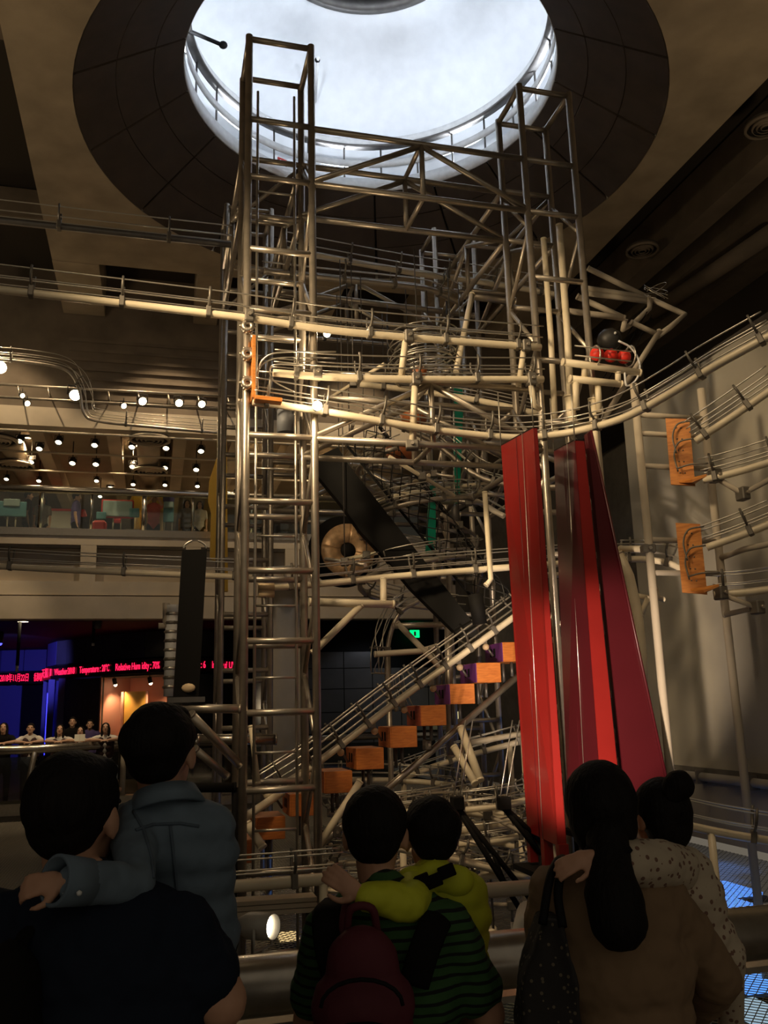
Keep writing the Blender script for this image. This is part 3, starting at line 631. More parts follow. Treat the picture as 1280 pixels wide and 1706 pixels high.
# ---------------- ball tracks: a pipe spine that carries open hoops, the hoops carry wire rails
def track(label, pts, legs=(), gap=0.7, rh=0.105, spine='cream', r=0.033, start=0.25, group='wire ball tracks of the machine', smooth=8, angs=(38, -38, 100, -100), caps_to=None, wire=0.0065, hoopmat='hoop', has_spine=True, lift=0.05, level=True):
    P = smoothpts([T(*p) if not isinstance(p, V) else p for p in pts], smooth) if len(pts) > 2 else [T(*p) if not isinstance(p, V) else p for p in pts]
    if len(P) == 2: P = [P[0].lerp(P[1], k / 8) for k in range(9)]
    th = thing('ball_track', label, 'ball track', P[0], group)
    if has_spine: obj('spine', sweep(BM(), P, r, 12), spine, th)
    fr = []
    for i in range(len(P)):
        d = (P[min(i + 1, len(P) - 1)] - P[max(i - 1, 0)]).normalized(); x = d.cross(ZZ)
        x = x.normalized() if x.length > 1e-3 else V((1, 0, 0)); fr.append((x, x.cross(d), d))
    cz = lift + rh
    def ring(c, f, a): return c + f[1] * (cz - rh * math.cos(a)) + f[0] * (rh * math.sin(a))
    for a in angs:
        ar = math.radians(a); obj('rail', sweep(BM(), [ring(P[i], fr[i], ar) - (ring(P[i], fr[i], ar) - (P[i] + fr[i][1] * cz)) * 0.07 for i in range(len(P))], wire, 6), 'wire', th)
    L = [0]
    for i in range(1, len(P)): L.append(L[-1] + (P[i] - P[i - 1]).length)
    for lf_ in legs:
        c = P[int(lf_ * (len(P) - 1))]; obj('leg', tube(BM(), V((c.x, c.y, -0.18)), c, 0.03, 10), spine, th)
    q = start
    while q < L[-1]:
        i = max(k for k in range(len(L)) if L[k] <= q); i = min(i, len(P) - 2); u = (q - L[i]) / max(L[i + 1] - L[i], 1e-6)
        c = P[i].lerp(P[i + 1], u); f = fr[i]
        hp = obj('hoop', sweep(BM(), [ring(c, f, math.radians(a)) for a in range(-115, 116, 23)], 0.011, 6), hoopmat, th)
        obj('clamp', boxax(BM(), c + f[1] * 0.012, f[2] * 0.022, f[0] * (r + 0.012), f[1] * (r + 0.014), 0.006), 'clamp', hp)
        obj('hoop_stem', tube(BM(), c + f[1] * r, c + f[1] * (lift + 0.004), 0.012, 6), hoopmat, hp); q += gap
    return th
def pipe(label, pts, r=0.033, material='cream', name='support_pipe', cat='pipe', n=12, smooth=0, group=None):
    P = [T(*p) if not isinstance(p, V) else p for p in pts]
    if smooth: P = smoothpts(P, smooth)
    th = thing(name, label, cat, P[-1], group); obj('tube', sweep(BM(), P, r, n), material, th)
    if any(w_ in label for w_ in ('lower inner frame', 'low along the net', 'black bar beside')):
        for e in (P[0], P[-1]): obj('leg', tube(BM(), V((e.x, e.y, -0.18)), e, r * 0.7, 8), material, th)
    for e, d in ((P[0], P[0] - P[1]), (P[-1], P[-1] - P[-2])):
        d = d.normalized(); obj('end_cap', tube(BM(), e - d * 0.012, e + d * 0.006, r * 1.08, n), material, th)
    return th
def clampset(c, d, label, s=1.0):
    th = thing('pipe_coupler', label, 'coupler', c); x, y, d = basis(d)
    obj('block', boxax(BM(), c, x * 0.05 * s, y * 0.05 * s, d * 0.035 * s, 0.01), 'clamp', th)
    for k in (-1, 1): obj('bolt', tube(BM(), c + x * 0.05 * s * k, c + x * 0.075 * s * k, 0.014 * s, 6), 'steel', th)

t0_ = -0.09
track('long cream track crossing the tower front from the frame edge, four rails above', [(-60, 476, t0_), (180, 503, t0_), (410, 530, t0_), (560, 551, t0_), (740, 567, t0_), (901, 579, t0_)], gap=0.705, start=0.5)
track('cream track with looped wire ends below the long crossing track', [(455, 621, t0_), (560, 629, t0_), (720, 632, t0_), (905, 632, t0_)], gap=0.55, start=0.2)
CZ = T(850, 729, t0_).z
trk_c = [(421, 668, t0_), (480, 677, t0_), (560, 689, t0_), (700, 713, t0_), (800, 725, t0_), (870, 729, t0_ - 0.05), (940, 722, -0.3), (1010, 706, -0.65), (1062, 686, -0.95), (1130, 648, -1.25), (1190, 611, -1.5), (1290, 556, -1.85)]
track('long cream track sweeping from the oak bracket round towards the grey wall', trk_c, gap=0.5, start=0.12)
track('right hand cream track sloping down to the upper oak board', [(1300, 640, -1.2), (1230, 688, -0.95), (1159, 735, -0.7)], gap=0.42, start=0.3)
track('right hand cream track leaving the foot of the upper oak board', [(1172, 800, -0.55), (1230, 786, -0.75), (1300, 765, -1.0)], gap=0.5, start=0.1)
track('right hand cream track sloping down to the lower oak board', [(1300, 866, -1.0), (1240, 890, -0.8), (1178, 912, -0.6)], gap=0.42, start=0.25)
track('right hand cream track leaving the foot of the lower oak board', [(1190, 990, -0.55), (1240, 987, -0.7), (1300, 980, -0.95)], gap=0.55, start=0.08)
track('cream track low by the grey wall behind the woman', [(1130, 1372, -0.6), (1205, 1388, -0.75), (1300, 1404, -0.95)], gap=0.7, start=0.56, rh=0.13, legs=(0.42,))
track('cream track curving behind the gong and the black chute', [(440, 980, 0.75), (530, 973, 0.85), (640, 962, 0.95), (750, 953, 0.9), (850, 945, 0.8), (960, 937, 0.75)], gap=0.62, start=0.25)
track('cream track curving behind the lower oak board', [(1030, 932, 0.5), (1075, 932, 0.45), (1120, 940, 0.25), (1150, 958, 0.1)], gap=0.4, start=0.1)
track('cream track passing the gallery front on its way to the black column', [(-60, 940, 2.6), (100, 949, 2.5), (240, 955, 2.4), (420, 962, 2.3)], gap=1.15, start=0.45)
track('dim cream track high inside the machine', [(470, 415, 2.1), (560, 432, 2.15), (690, 455, 2.2), (800, 470, 2.2), (925, 490, 2.2)], gap=0.62, start=0.2)
track('dim second track bending down high inside the machine', [(440, 452, 1.6), (560, 465, 1.65), (660, 475, 1.7), (720, 484, 1.8), (768, 506, 2.0)], gap=0.6, start=0.3, spine='steel')
track('unlit steel track crossing before the ceiling beam, upper left', [(-60, 360, 1.6), (160, 384, 1.6), (385, 408, 1.6)], gap=1.1, start=0.9, spine='steel_dark', hoopmat='steel_dark')  # shade on this track is put into the darker steel colour
track('low cream track at the foot of the tower beside the boy in denim', [(330, 1481, -0.95), (450, 1472, -0.95), (568, 1462, -0.95)], gap=0.68, start=0.62, r=0.04, legs=(0.1, 0.9))
track('wire track curling down on the wall above the gallery', [(-40, 596, 9.4), (60, 605, 9.4), (112, 618, 9.3), (132, 650, 9.2), (140, 688, 9.2), (165, 702, 9.2), (260, 712, 9.2), (372, 722, 9.2)], gap=1.4, start=0.6, rh=0.13, r=0.028, spine='steel')
track('inner track running up to the lit lamp in the machine', [(600, 640, 1.4), (700, 652, 1.3), (800, 668, 1.1), (900, 690, 0.9)], gap=0.5)
track('inner track dropping across the middle of the machine', [(640, 700, 2.0), (720, 735, 1.9), (790, 790, 1.7), (850, 810, 1.5)], gap=0.4, spine='steel')
track('inner track under the middle truss', [(610, 840, 2.4), (700, 820, 2.3), (780, 830, 2.2), (840, 860, 1.9)], gap=0.4)
# helical tracks
def helix(label, s0, t0, rad, z0, z1, turns, ph=0.0, **kw):
    n = int(turns * 12); P = [W(s0 + rad * math.cos(ph + 2 * PI * turns * i / n), t0 + rad * math.sin(ph + 2 * PI * turns * i / n), z0 + (z1 - z0) * i / n) for i in range(n + 1)]
    return track(label, P, smooth=2, **kw)
helix('spiral wire track in the heart of the machine behind the green bars', 2.0, 1.75, 0.62, 2.75, 4.35, 2.6, 0.4, gap=0.5, r=0.026, spine='steel')
helix('wide spiral wire track low behind the orange boxes', 1.75, 1.7, 0.72, 0.28, 1.05, 2.5, 0.0, gap=0.36, r=0.03, rh=0.10)
helix('tight spiral wire track low beside the red slabs', 2.25, 0.75, 0.46, 0.18, 0.95, 2.8, 1.0, gap=0.30, r=0.028, rh=0.09)
helix('flat spiral wire track on the net under the orange boxes', 1.2, 0.9, 0.42, 0.05, 0.38, 2.2, 2.0, gap=0.3, r=0.03, rh=0.09)
helix('wire funnel coil near the top of the machine', 1.95, 1.1, 0.30, 5.0, 5.45, 3.0, 0.0, gap=2.0, r=0.012, rh=0.08, spine='wire')
track('steep narrow track curving down from the black chute', [(700, 1000, 1.9), (668, 1020, 1.95), (650, 1060, 2.0), (645, 1110, 2.0), (648, 1150, 2.0), (662, 1185, 2.0)], gap=0.42, rh=0.09, spine='steel', r=0.025, legs=(0.5,))
track('lowest inner track lying along the net', [(620, 1372, 0.4), (720, 1352, 0.7), (830, 1362, 0.9), (930, 1395, 0.8)], gap=0.35, rh=0.1, legs=(0.2, 0.8))
track('inner track rising low behind the stack of orange boxes', [(660, 1300, 2.4), (760, 1265, 2.4), (880, 1232, 2.2)], gap=0.4, legs=(0.1, 0.9))
track('inner track sloping low between net and A-frame', [(650, 1410, 0.1), (760, 1432, 0.2), (880, 1462, 0.3)], gap=0.4, rh=0.09)

# ---------------- supporting pipes
for lab, pts, r, mt in (
    ('cream upright under the long crossing track', [(677, 560, -0.09), (668, 632, -0.02)], 0.03, 'cream'),
    ('cream upright dropping from the looped track to the truss', [(692, 636, -0.09), (687, 742, -0.02)], 0.03, 'cream'),
    ('cream strut at the end of the long crossing track', [(873, 582, -0.09), (864, 645, -0.02)], 0.027, 'cream'),
    ('bent cream strut under the end of the looped track', [(885, 640, -0.09), (890, 675, -0.05), (901, 683, 0)], 0.027, 'cream'),
    ('tall pale flat-sided upright inside the right tower', [(932, 375, 0.3), (946, 560, 0.3), (952, 700, 0.3)], 0.036, 'cream'),
    ('second pale upright beside the right tower', [(906, 398, 0.4), (918, 560, 0.4), (926, 720, 0.4)], 0.03, 'cream'),
    ('slanting pale pipe rising behind the truss', [(787, 490, 1.2), (760, 620, 0.9)], 0.032, 'cream'),
    ('cream bracket arm with a sloping brace at the tower', [(516, 1003, 0.3), (656, 1007, 0.3)], 0.035, 'cream'),
    ('sloping cream brace under the bracket arm', [(602, 1008, 0.3), (521, 1088, 0.3)], 0.03, 'cream'),
    ('short cream upright on the bracket arm', [(639, 966, 0.5), (639, 1005, 0.3)], 0.03, 'cream'),
    ('cream bar carrying the red ball cage', [(938, 603, -0.15), (1067, 621, -0.2)], 0.034, 'cream'),
    ('lower cream bar below the red ball cage', [(950, 631, -0.1), (1036, 640, -0.15)], 0.034, 'cream'),
    ('short cream post under the red ball cage', [(959, 632, -0.1), (961, 682, -0.05)], 0.03, 'cream'),
    ('second short cream post under the red ball cage', [(996, 636, -0.1), (999, 686, -0.05)], 0.03, 'cream'),
    ('cream stub joining the two cage bars', [(975, 606, -0.15), (974, 630, -0.1)], 0.03, 'cream'),
    ('far cream stub joining the two cage bars', [(1030, 620, -0.18), (1030, 638, -0.15)], 0.028, 'cream'),
    ('cream upright running down behind the red slab tops', [(948, 660, 0.05), (957, 716, 0.05)], 0.045, 'cream'),
    ('cream upright between the two red slab tops', [(987, 665, 0.0), (993, 760, 0.0), (1003, 850, 0.0)], 0.04, 'cream'),
    ('upper sloping outrigger pipe below the ceiling', [(980, 447, 0.9), (1082, 497, 0.7)], 0.03, 'fascia'),
    ('long flat outrigger pipe below the ceiling', [(975, 480, 0.9), (1080, 496, 0.7)], 0.03, 'fascia'),
    ('second flat outrigger pipe below the ceiling', [(975, 488, 0.9), (1080, 502, 0.7)], 0.03, 'fascia'),
    ('lower sloping outrigger pipe', [(962, 494, 0.3), (1040, 530, 0.25)], 0.03, 'fascia'),
    ('lower flat outrigger pipe', [(945, 518, 0.3), (1040, 530, 0.25)], 0.03, 'fascia'),
    ('bent pipe hanging from the outrigger tip', [(1084, 500, 0.7), (1082, 514, 0.6), (1060, 535, 0.4), (1038, 549, 0.3), (1042, 532, 0.25)], 0.027, 'fascia'),
    ('outrigger tip frame pipe', [(1089, 500, 0.7), (1141, 524, 0.5), (1117, 545, 0.4), (1096, 560, 0.3)], 0.03, 'fascia'),
    ('cross pipe of the outrigger frame', [(1052, 537, 0.3), (1096, 557, 0.3)], 0.027, 'fascia'),
    ('long diagonal stay below the outrigger', [(1099, 552, 0.3), (1055, 620, 0.15), (1000, 708, 0.0)], 0.028, 'fascia'),
    ('dull pipe rising across the upper machine', [(455, 484, 2.6), (790, 526, 2.6)], 0.035, 'steel'),
    ('pale beam end under the high track', [(776, 490, 1.8), (858, 503, 1.8)], 0.05, 'steel'),
    ('bent cream post behind the red slabs', [(1030, 920, 0.15), (1048, 960, 0.15), (1062, 1020, 0.12), (1069, 1090, 0.1), (1074, 1200, 0.1)], 0.05, 'cream'),
    ('cream arm holding the bent post', [(1035, 914, 0.15), (1080, 915, -0.25)], 0.03, 'cream'),
    ('short bracket arm below the lower oak board', [(1048, 990, 0.2), (1085, 997, 0.1)], 0.026, 'cream'),
    ('tilted stub below the bracket arm', [(1080, 995, 0.1), (1068, 1026, 0.1)], 0.024, 'cream'),
    ('elbow pipe below the bracket arm', [(1092, 982, -0.1), (1097, 996, -0.1), (1106, 999, -0.1)], 0.024, 'cream'),
    ('pale pipe running along the lower inner frame', [(770, 1240, 1.6), (870, 1222, 1.6)], 0.03, 'cream'),
    ('thick cream pipe leaning low in the tangle', [(768, 1212, 1.2), (800, 1300, 0.9)], 0.04, 'cream'),
    ('thick cream pipe leaning beside it in the tangle', [(757, 1245, 1.1), (792, 1305, 0.8)], 0.035, 'cream'),
    ('cream pipe lying across the net behind the A-frame', [(735, 1384, 0.5), (880, 1372, 0.5)], 0.04, 'cream'),
    ('long cream pipe lying low along the net', [(700, 1492, -1.2), (890, 1478, -1.2)], 0.05, 'fascia'),
    ('cream pipe crossing low inside the tower foot', [(340, 1345, 0.6), (400, 1378, 0.6)], 0.04, 'cream'),
    ('cream pipe slanting up to the lowest orange box', [(352, 1400, 0.7), (470, 1320, 1.0)], 0.035, 'cream'),
    ('cream pipe dropping behind the tower foot', [(412, 1372, 0.4), (438, 1412, 0.3)], 0.035, 'cream'),
    ('steel stay sloping from the lamp column to the tower', [(318, 1190, -0.3), (400, 1275, 0)], 0.034, 'steel'),
    ('lower steel stay beside the boy in denim', [(325, 1248, -0.2), (378, 1293, 0)], 0.03, 'steel'),
    ('steel arm holding the black column', [(300, 1180, 0.02), (400, 1181, 0)], 0.035, 'steel'),
    ('black bar beside the boy in denim', [(300, 1312, -0.4), (392, 1312, -0.4)], 0.035, 'black'),
    ('cream pipe rising beside the low tower', [(418, 1210, 0.4), (430, 1305, 0.3)], 0.022, 'cream'),
    ('horizontal steel tube behind the low tower', [(330, 1232, 1.6), (460, 1232, 1.6)], 0.05, 'brush'),
    ('cream tube above the steel bracket', [(625, 1090, 1.5), (700, 1085, 1.5), (728, 1077, 1.5)], 0.03, 'fascia'),
    ('steel bracket bar by the small exit sign', [(655, 1043, 1.6), (745, 1040, 1.6)], 0.03, 'steel'),
    ('crooked brace by the small exit sign', [(662, 1038, 1.6), (740, 1118, 1.4)], 0.03, 'fascia'),
    ('steel upright by the small exit sign', [(747, 1030, 1.6), (750, 1260, 1.6)], 0.04, 'steel'),
    ('cream hook pipe beside the red slab', [(808, 820, 0.6), (818, 965, 0.6), (810, 975, 0.6)], 0.025, 'cream')):
    pipe(lab, pts, r, mt)
for x, y, t1, d, lab in ((415, 528, -0.09, SU, 'square coupler on the tower post under the long track'), (680, 562, -0.09, SU, 'coupler above the cream upright on the long track'), (875, 578, -0.09, SU, 'coupler near the end of the long track'), (528, 622, -0.07, SU, 'coupler where the looped track meets the tower'), (692, 633, -0.09, SU, 'coupler in the middle of the looped track'), (884, 633, -0.09, SU, 'coupler at the end of the looped track'), (687, 742, -0.0, ZZ, 'coupler where the cream upright meets the middle truss'), (1080, 915, -0.28, ZZ, 'coupler on the ladder frame post'), (1192, 793, -0.6, SU, 'dark coupler at the foot of the upper oak board'), (1201, 988, -0.6, SU, 'dark coupler at the foot of the lower oak board'), (1238, 823, -0.7, SU, 'dark coupler on the short arm beside the upper oak board'), (1262, 1012, -0.75, SU, 'dark coupler on the short arm beside the lower oak board')):
    clampset(T(x, y, t1), d, lab, 1.15)
for lab, pts in (('short arm running out from the upper dark coupler', [(1192, 795, -0.6), (1238, 823, -0.7), (1290, 795, -0.9)]), ('short arm running out from the lower dark coupler', [(1201, 990, -0.6), (1262, 1012, -0.75), (1208, 1024, -0.4)]), ('mottled arm between the two oak boards', [(1200, 930, -0.3), (1240, 915, -0.7), (1290, 905, -1.0)])):
    pipe(lab, pts, 0.026, 'fascia')
# looped wire ends of the second track
lp = thing('wire_loop', 'thin wires bent in loops at the end of the looped track', 'wire loop', T(450, 668, t0_))
for pts in ([(560, 586, -.2), (470, 587, -.2), (440, 597, -.15), (430, 620, -.1), (430, 650, -.05)], [(560, 597, -.05), (470, 596, -.05), (442, 604, -.05), (432, 615, -.05)], [(510, 609, -.2), (462, 607, -.2), (450, 616, -.15), (458, 636, -.1), (495, 655, -.05)]):
    obj('wire', sweep(BM(), smoothpts([T(*p) for p in pts], 6), 0.007, 6), 'wire', lp)
# bright couplers on the tower post
for y, lab in ((547, 'bright cast coupler high on the nearest tower post'), (593, 'bright cast coupler beside the oak bracket'), (641, 'bright cast coupler at the oak bracket foot')):
    c = T(412, y, -0.05); th = thing('cast_coupler', lab, 'coupler', c)
    obj('body', lathe(BM(), c - TV * 0.04, [(0.02, -0.03), (0.055, -0.03), (0.055, 0.03), (0.02, 0.03)], 12, TV, close_prof=True), 'steel', th)
    for k in range(6):
        a = k * PI / 3; obj('lug', sph(BM(), c - TV * 0.04 + SU * 0.06 * math.cos(a) + ZZ * 0.06 * math.sin(a), 0.016, sub=1), 'steel', th)
# oak bracket at the tower and the two oak boards
ob = thing('oak_bracket', 'small upright oak board with an oak tray fixed to the nearest tower', 'bracket', T(421, 668, t0_))
obj('upright_board', boxax(BM(), (T(422, 565, -0.06) + T(421, 668, -0.06)) / 2, SU * 0.015, TV * 0.09, ZZ * (T(422, 565, -0.06).z - T(421, 668, -0.06).z) / 2, 0.003), 'oak', ob)
a, b = T(423, 667, -0.12), T(468, 672, -0.12)
obj('tray', boxax(BM(), (a + b) / 2, (b - a) / 2, TV * 0.09, ZZ * 0.018, 0.003), 'oak', ob)
def oak_board(label, q0, q1, q2, t1, q3):
    c0, c1, c2 = T(*q0, t1), T(*q1, t1 - 0.12), T(*q2, t1)
    th = thing('oak_board', label, 'board', c2); w_ = (c1 - c0); dn = c2 - c0; n = w_.cross(dn).normalized()
    prism(bm := BM(), [c0, c0 + w_, c0 + w_ + dn, c0 + dn], n * 0.03); obj('board', bm, 'oak', th)
    for i in range(2):
        for j in range(5):
            p = c0 + w_ * (0.42 + 0.2 * i) + dn * (0.14 + 0.17 * j); obj('screw', sph(BM(), p - n * 0.002 if n.y > 0 else p + n * 0.032, 0.008, sub=1), 'clamp', th)
    f = -n if n.y > 0 else n; o2 = c0 + (n * 0.03 if n.y <= 0 else V((0, 0, 0)))
    prism(bm := BM(), [o2 + w_ * 0.35 + dn * 0.97, o2 + w_ * 1.0 + dn * 0.97, o2 + w_ * 1.5 + dn * 0.9 + f * 0.12, o2 + w_ * 0.9 + dn * 1.0 + f * 0.12], ZZ * 0.02); obj('tray', bm, 'oak', th)
    for a0, a1 in ((0.15, 0.05), (0.42, 0.32)):
        pts = [o2 + w_ * 1.15 + dn * a1 + f * 0.06, o2 + w_ * 0.5 + dn * (a1 + 0.06) + f * 0.05, o2 + w_ * 0.25 + dn * (a1 + 0.25) + f * 0.04, o2 + w_ * 0.35 + dn * (a1 + 0.5) + f * 0.05]
        obj('guide_wire', sweep(BM(), smoothpts(pts, 6), 0.008, 6), 'hoop', th)
    pts = [o2 + w_ * 0.3 + dn * 0.78 + f * 0.05, o2 + w_ * 0.9 + dn * 0.72 + f * 0.08, o2 + w_ * 1.6 + dn * 0.7 + f * 0.1]; obj('guide_wire', sweep(BM(), smoothpts(pts, 5), 0.008, 6), 'hoop', th)
oak_board('upper upright oak board on the ladder frame by the grey wall', (1109, 697), (1149, 698), (1118, 807), -0.42, None)
oak_board('lower upright oak board on the ladder frame by the grey wall', (1126, 871), (1167, 873), (1137, 987), -0.42, None)
# ladder frame by the wall
lf = thing('ladder_scaffold', 'pale two-post ladder frame carrying the oak boards', 'frame', W(3.54, -0.3, -0.5))
zt = zof(1057, 640, -0.3)
for s_ in (3.53, 4.24): obj('post', tube(BM(), W(s_, -0.3, -0.5), W(s_, -0.3, zt), 0.036, 14), 'fascia', lf)
for y in (691, 722, 776, 899, 954): z = zof(1070, y, -0.3); obj('rung', tube(BM(), W(3.53, -0.3, z), W(4.24, -0.3, z), 0.025, 10), 'fascia', lf)
# ---------------- gong
gp = T(580, 917, 2.2); gx, gn = SU, TV
gg = thing('gong', 'round copper gong with dark centre boss on a black disc', 'gong', gp - ZZ * 0.4)
obj('backing_disc', lathe(BM(), gp + TV * 0.06 + SU * -0.03, [(0, 0), (0.40, 0), (0.40, 0.05), (0, 0.05)], 48, TV), 'black', gg)
for k in range(4): obj('plate', lathe(BM(), gp, [(0.088, -0.01 - 0.004 * (k % 2)), (0.30, -0.01 - 0.004 * (k % 2)), (0.30, 0.03), (0.088, 0.03)], 14, TV, PI / 2 * k + 0.15, PI / 2 * (k + 1) + 0.15, True), 'gong', gg)
obj('boss', lathe(BM(), gp, [(0, -0.03), (0.06, -0.025), (0.088, 0.0), (0.088, 0.03)], 32, TV), 'black', gg)
obj('hanger', tube(BM(), gp + ZZ * 0.38 + TV * 0.08, V((gp.x, gp.y, ZM0)) + TV * 0.08, 0.02, 8), 'steel_dark', gg)
# ---------------- black chute with wire cage
ch = thing('black_chute', 'long black chute with a wire mesh cage sloping across the machine', 'chute', T(800, 1040, 0.9))
prism(bm := BM(), [T(x, y, 1.42 - (x - 530) * 0.0017) for x, y in ((530, 760), (563, 745), (584, 778), (631, 837), (701, 926), (791, 1040), (800, 1062), (768, 1062), (686, 981), (647, 934), (600, 884), (569, 840), (532, 795))], TV * 0.10); obj('side_plate', bm, 'black', ch)
bm = BM(); a0, a1 = T(600, 728, 1.45), T(825, 1012, 1.0); ax_ = (a1 - a0); sd = ax_.cross(TV).normalized(); sd = sd if sd.z > 0 else -sd; NL, NA = 30, 9
def cage(i, j): f = i / NL; g_ = PI * (j / NA); return a0 + ax_ * f + sd * (0.08 - 0.21 * math.cos(g_) * (1 - 0.25 * f)) + TV * (0.12 - 0.28 * math.sin(g_))
for i in range(NL):
    for j in range(NA):
        if (i + j) % 2 == 0: tube(bm, cage(i, j), cage(i + 1, j + 1), 0.0055, 4)
        else: tube(bm, cage(i + 1, j), cage(i, j + 1), 0.0055, 4)
obj('mesh_cage', bm, 'net_black', ch, kind='stuff')
for j in (0, NA): obj('cage_edge', sweep(BM(), [cage(0, j), cage(NL, j)], 0.014, 8), 'black', ch)
obj('motor', tube(BM(), T(792, 990, 0.7), T(800, 1040, 0.7), 0.07, 16), 'black', ch)
# ---------------- black column at the left and shiny strip column behind it
bc = thing('black_column', 'tall leaning black square column with two wire hooks on top', 'column', T(306, 1168, 0.0))
prism(bm := BM(), [T(304, 916, 0.0), T(345, 915, 0.0), T(331, 1165, 0.0), T(289, 1168, 0.0)], TV * 0.2); obj('shaft', bm, 'black', bc)
obj('collar', boxax(BM(), T(310, 1166, 0.1), SU * 0.14, TV * 0.13, ZZ * 0.02), 'steel_dark', bc); obj('knob', sph(BM(), T(314, 1146, -0.01), 0.055, 0.02, 0.035), 'mallet_wood', bc)
for s_ in (-1, 1): obj('hook', sweep(BM(), smoothpts([T(325 + 19 * s_, 914, 0.05), T(325 + 17 * s_, 908, 0.05), T(325 + 10 * s_, 903, 0.05), T(325 + 5 * s_, 901, 0.05)], 5), 0.009, 6), 'wire', bc)
wc = thing('wire_strip_column', 'slender pale column wrapped with wires behind the black column', 'column', T(283, 1180, 3.0))
obj('shaft', tube(BM(), T(283, 1160, 3.0), T(287, 1008, 3.0), 0.07, 12), 'white_paint', wc)
for k in range(9): obj('wrap', lathe(BM(), T(283, 1160, 3.0).lerp(T(287, 1008, 3.0), 0.1 + 0.1 * k), [(0.07, -0.02), (0.085, 0), (0.07, 0.02)], 10), 'hoop' if k % 2 else 'wire', wc)
obj('arm', tube(BM(), T(264, 1043, 3.0), T(298, 1043, 3.0), 0.035, 8), 'fascia', wc); obj('top', tube(BM(), T(277, 1005, 3.0), T(277, 1045, 3.0), 0.04, 8), 'fascia', wc)
# yellow panel by the gallery
yp = thing('yellow_banner', 'tall mustard yellow panel with a notched edge hanging by the gallery', 'banner', T(366, 985, 9.5))
prism(bm := BM(), [T(360, 766, 9.5), T(378, 730, 9.5), T(380, 985, 9.5), T(374, 985, 9.5), T(372, 940, 9.5), T(350, 930, 9.5), T(352, 855, 9.5), T(347, 835, 9.5), T(349, 800, 9.5)], TV * 0.12); obj('panel', bm, 'yellow', yp)
obj('cable', tube(BM(), T(372, 740, 9.55), W(FR(T(372, 740, 9.55))[0], 9.55, 9.98), 0.012, 6), 'black', yp)
# ---------------- orange wooden sound boxes on a slanting frame
BX = [(538, 589, 1286, 1320), (589, 642, 1248, 1281), (655, 693, 1213, 1243), (704, 742, 1178, 1206), (752, 789, 1142, 1170), (796, 834, 1107, 1134), (834, 872, 1075, 1101)]
zs = []; dlow = 0.46
path = [(397, 1420), (452, 1380), (508, 1341), (565, 1303), (618, 1264), (674, 1228), (723, 1192), (771, 1156), (815, 1120.5), (858, 1086)]
grad = ['box_wood'] * 6 + ['box_mahogany', 'purple_paint', 'purple_paint', 'purple_paint']
ordw = ['lowest', 'second lowest', 'third lowest', 'fourth lowest', 'fifth lowest', 'sixth lowest', 'fourth highest', 'third highest', 'second highest', 'highest']
for i, (x, y) in enumerate(path):
    c = T(x, y, 1.0); w_ = 0.125; h_ = 0.095
    th = thing('sound_box', ordw[i] + ' orange wooden sound box on the slanting frame' + (', end painted purple' if i > 6 else ''), 'wooden box', c - ZZ * h_, 'orange wooden sound boxes climbing the frame')
    obj('body', boxax(BM(), c + TV * dlow / 2, SU * w_, TV * dlow / 2, ZZ * h_, 0.004), 'box_wood', th)
    ep = obj('end_panel', boxax(BM(), c + TV * dlow / 2 - SU * (w_ + 0.004), SU * 0.006, TV * (dlow / 2 - 0.005), ZZ * (h_ - 0.003)), grad[i], th)
    for k in (0, 1): obj('sound_slot', boxax(BM(), c + TV * (0.20 + 0.09 * k) - SU * (w_ + 0.008) + ZZ * 0.005, SU * 0.006, TV * 0.025, ZZ * 0.042, 0.004), 'black', ep)
    obj('stand_rod', tube(BM(), c + TV * 0.1 - ZZ * h_, c + TV * 0.1 - ZZ * (h_ + 0.14), 0.016, 8), 'steel_dark', th); obj('stand_rod', tube(BM(), c + TV * 0.32 - ZZ * h_, c + TV * 0.32 - ZZ * (h_ + 0.20), 0.016, 8), 'steel_dark', th)
    m_ = c - SU * (w_ + 0.13) + ZZ * 0.06 + TV * 0.12
    ml = thing('mallet', 'pale wooden mallet head striking the ' + ordw[i] + ' orange box', 'mallet', m_, 'mallets of the sound boxes')
    obj('head', sph(BM(), m_, 0.035), 'mallet_wood', ml); obj('handle', tube(BM(), m_ + SU * 0.01, m_ + SU * 0.07 - ZZ * 0.09, 0.012, 6), 'steel_dark', ml); obj('pivot', boxax(BM(), m_ - SU * 0.02 + ZZ * 0.06, SU * 0.025, TV * 0.03, ZZ * 0.03), 'clamp', ml)
track('slanting cream track above the orange boxes with twin wires', [(440, 1328, 1.0), (535, 1266, 1.0), (660, 1170, 1.0), (760, 1098, 1.0), (870, 1018, 1.0)], gap=0.31, rh=0.12, start=0.2, lift=0.06, wire=0.009, angs=(70, 100, -100, 15))
pipe('slanting steel tube carrying the orange boxes', [(440, 1486, 1.25), (560, 1385, 1.25), (700, 1268, 1.25), (868, 1122, 1.25)], 0.034, 'steel')
pipe('steep cream leg crossing under the orange boxes', [(527, 1415, 0.8), (600, 1302, 0.9)], 0.032, 'cream')
for x, y in ((712, 1241), (560, 1385)): clampset(T(x, y, 1.25), SU, 'coupler on the steel tube under the orange boxes, ' + ('upper one' if x == 712 else 'lower one'))
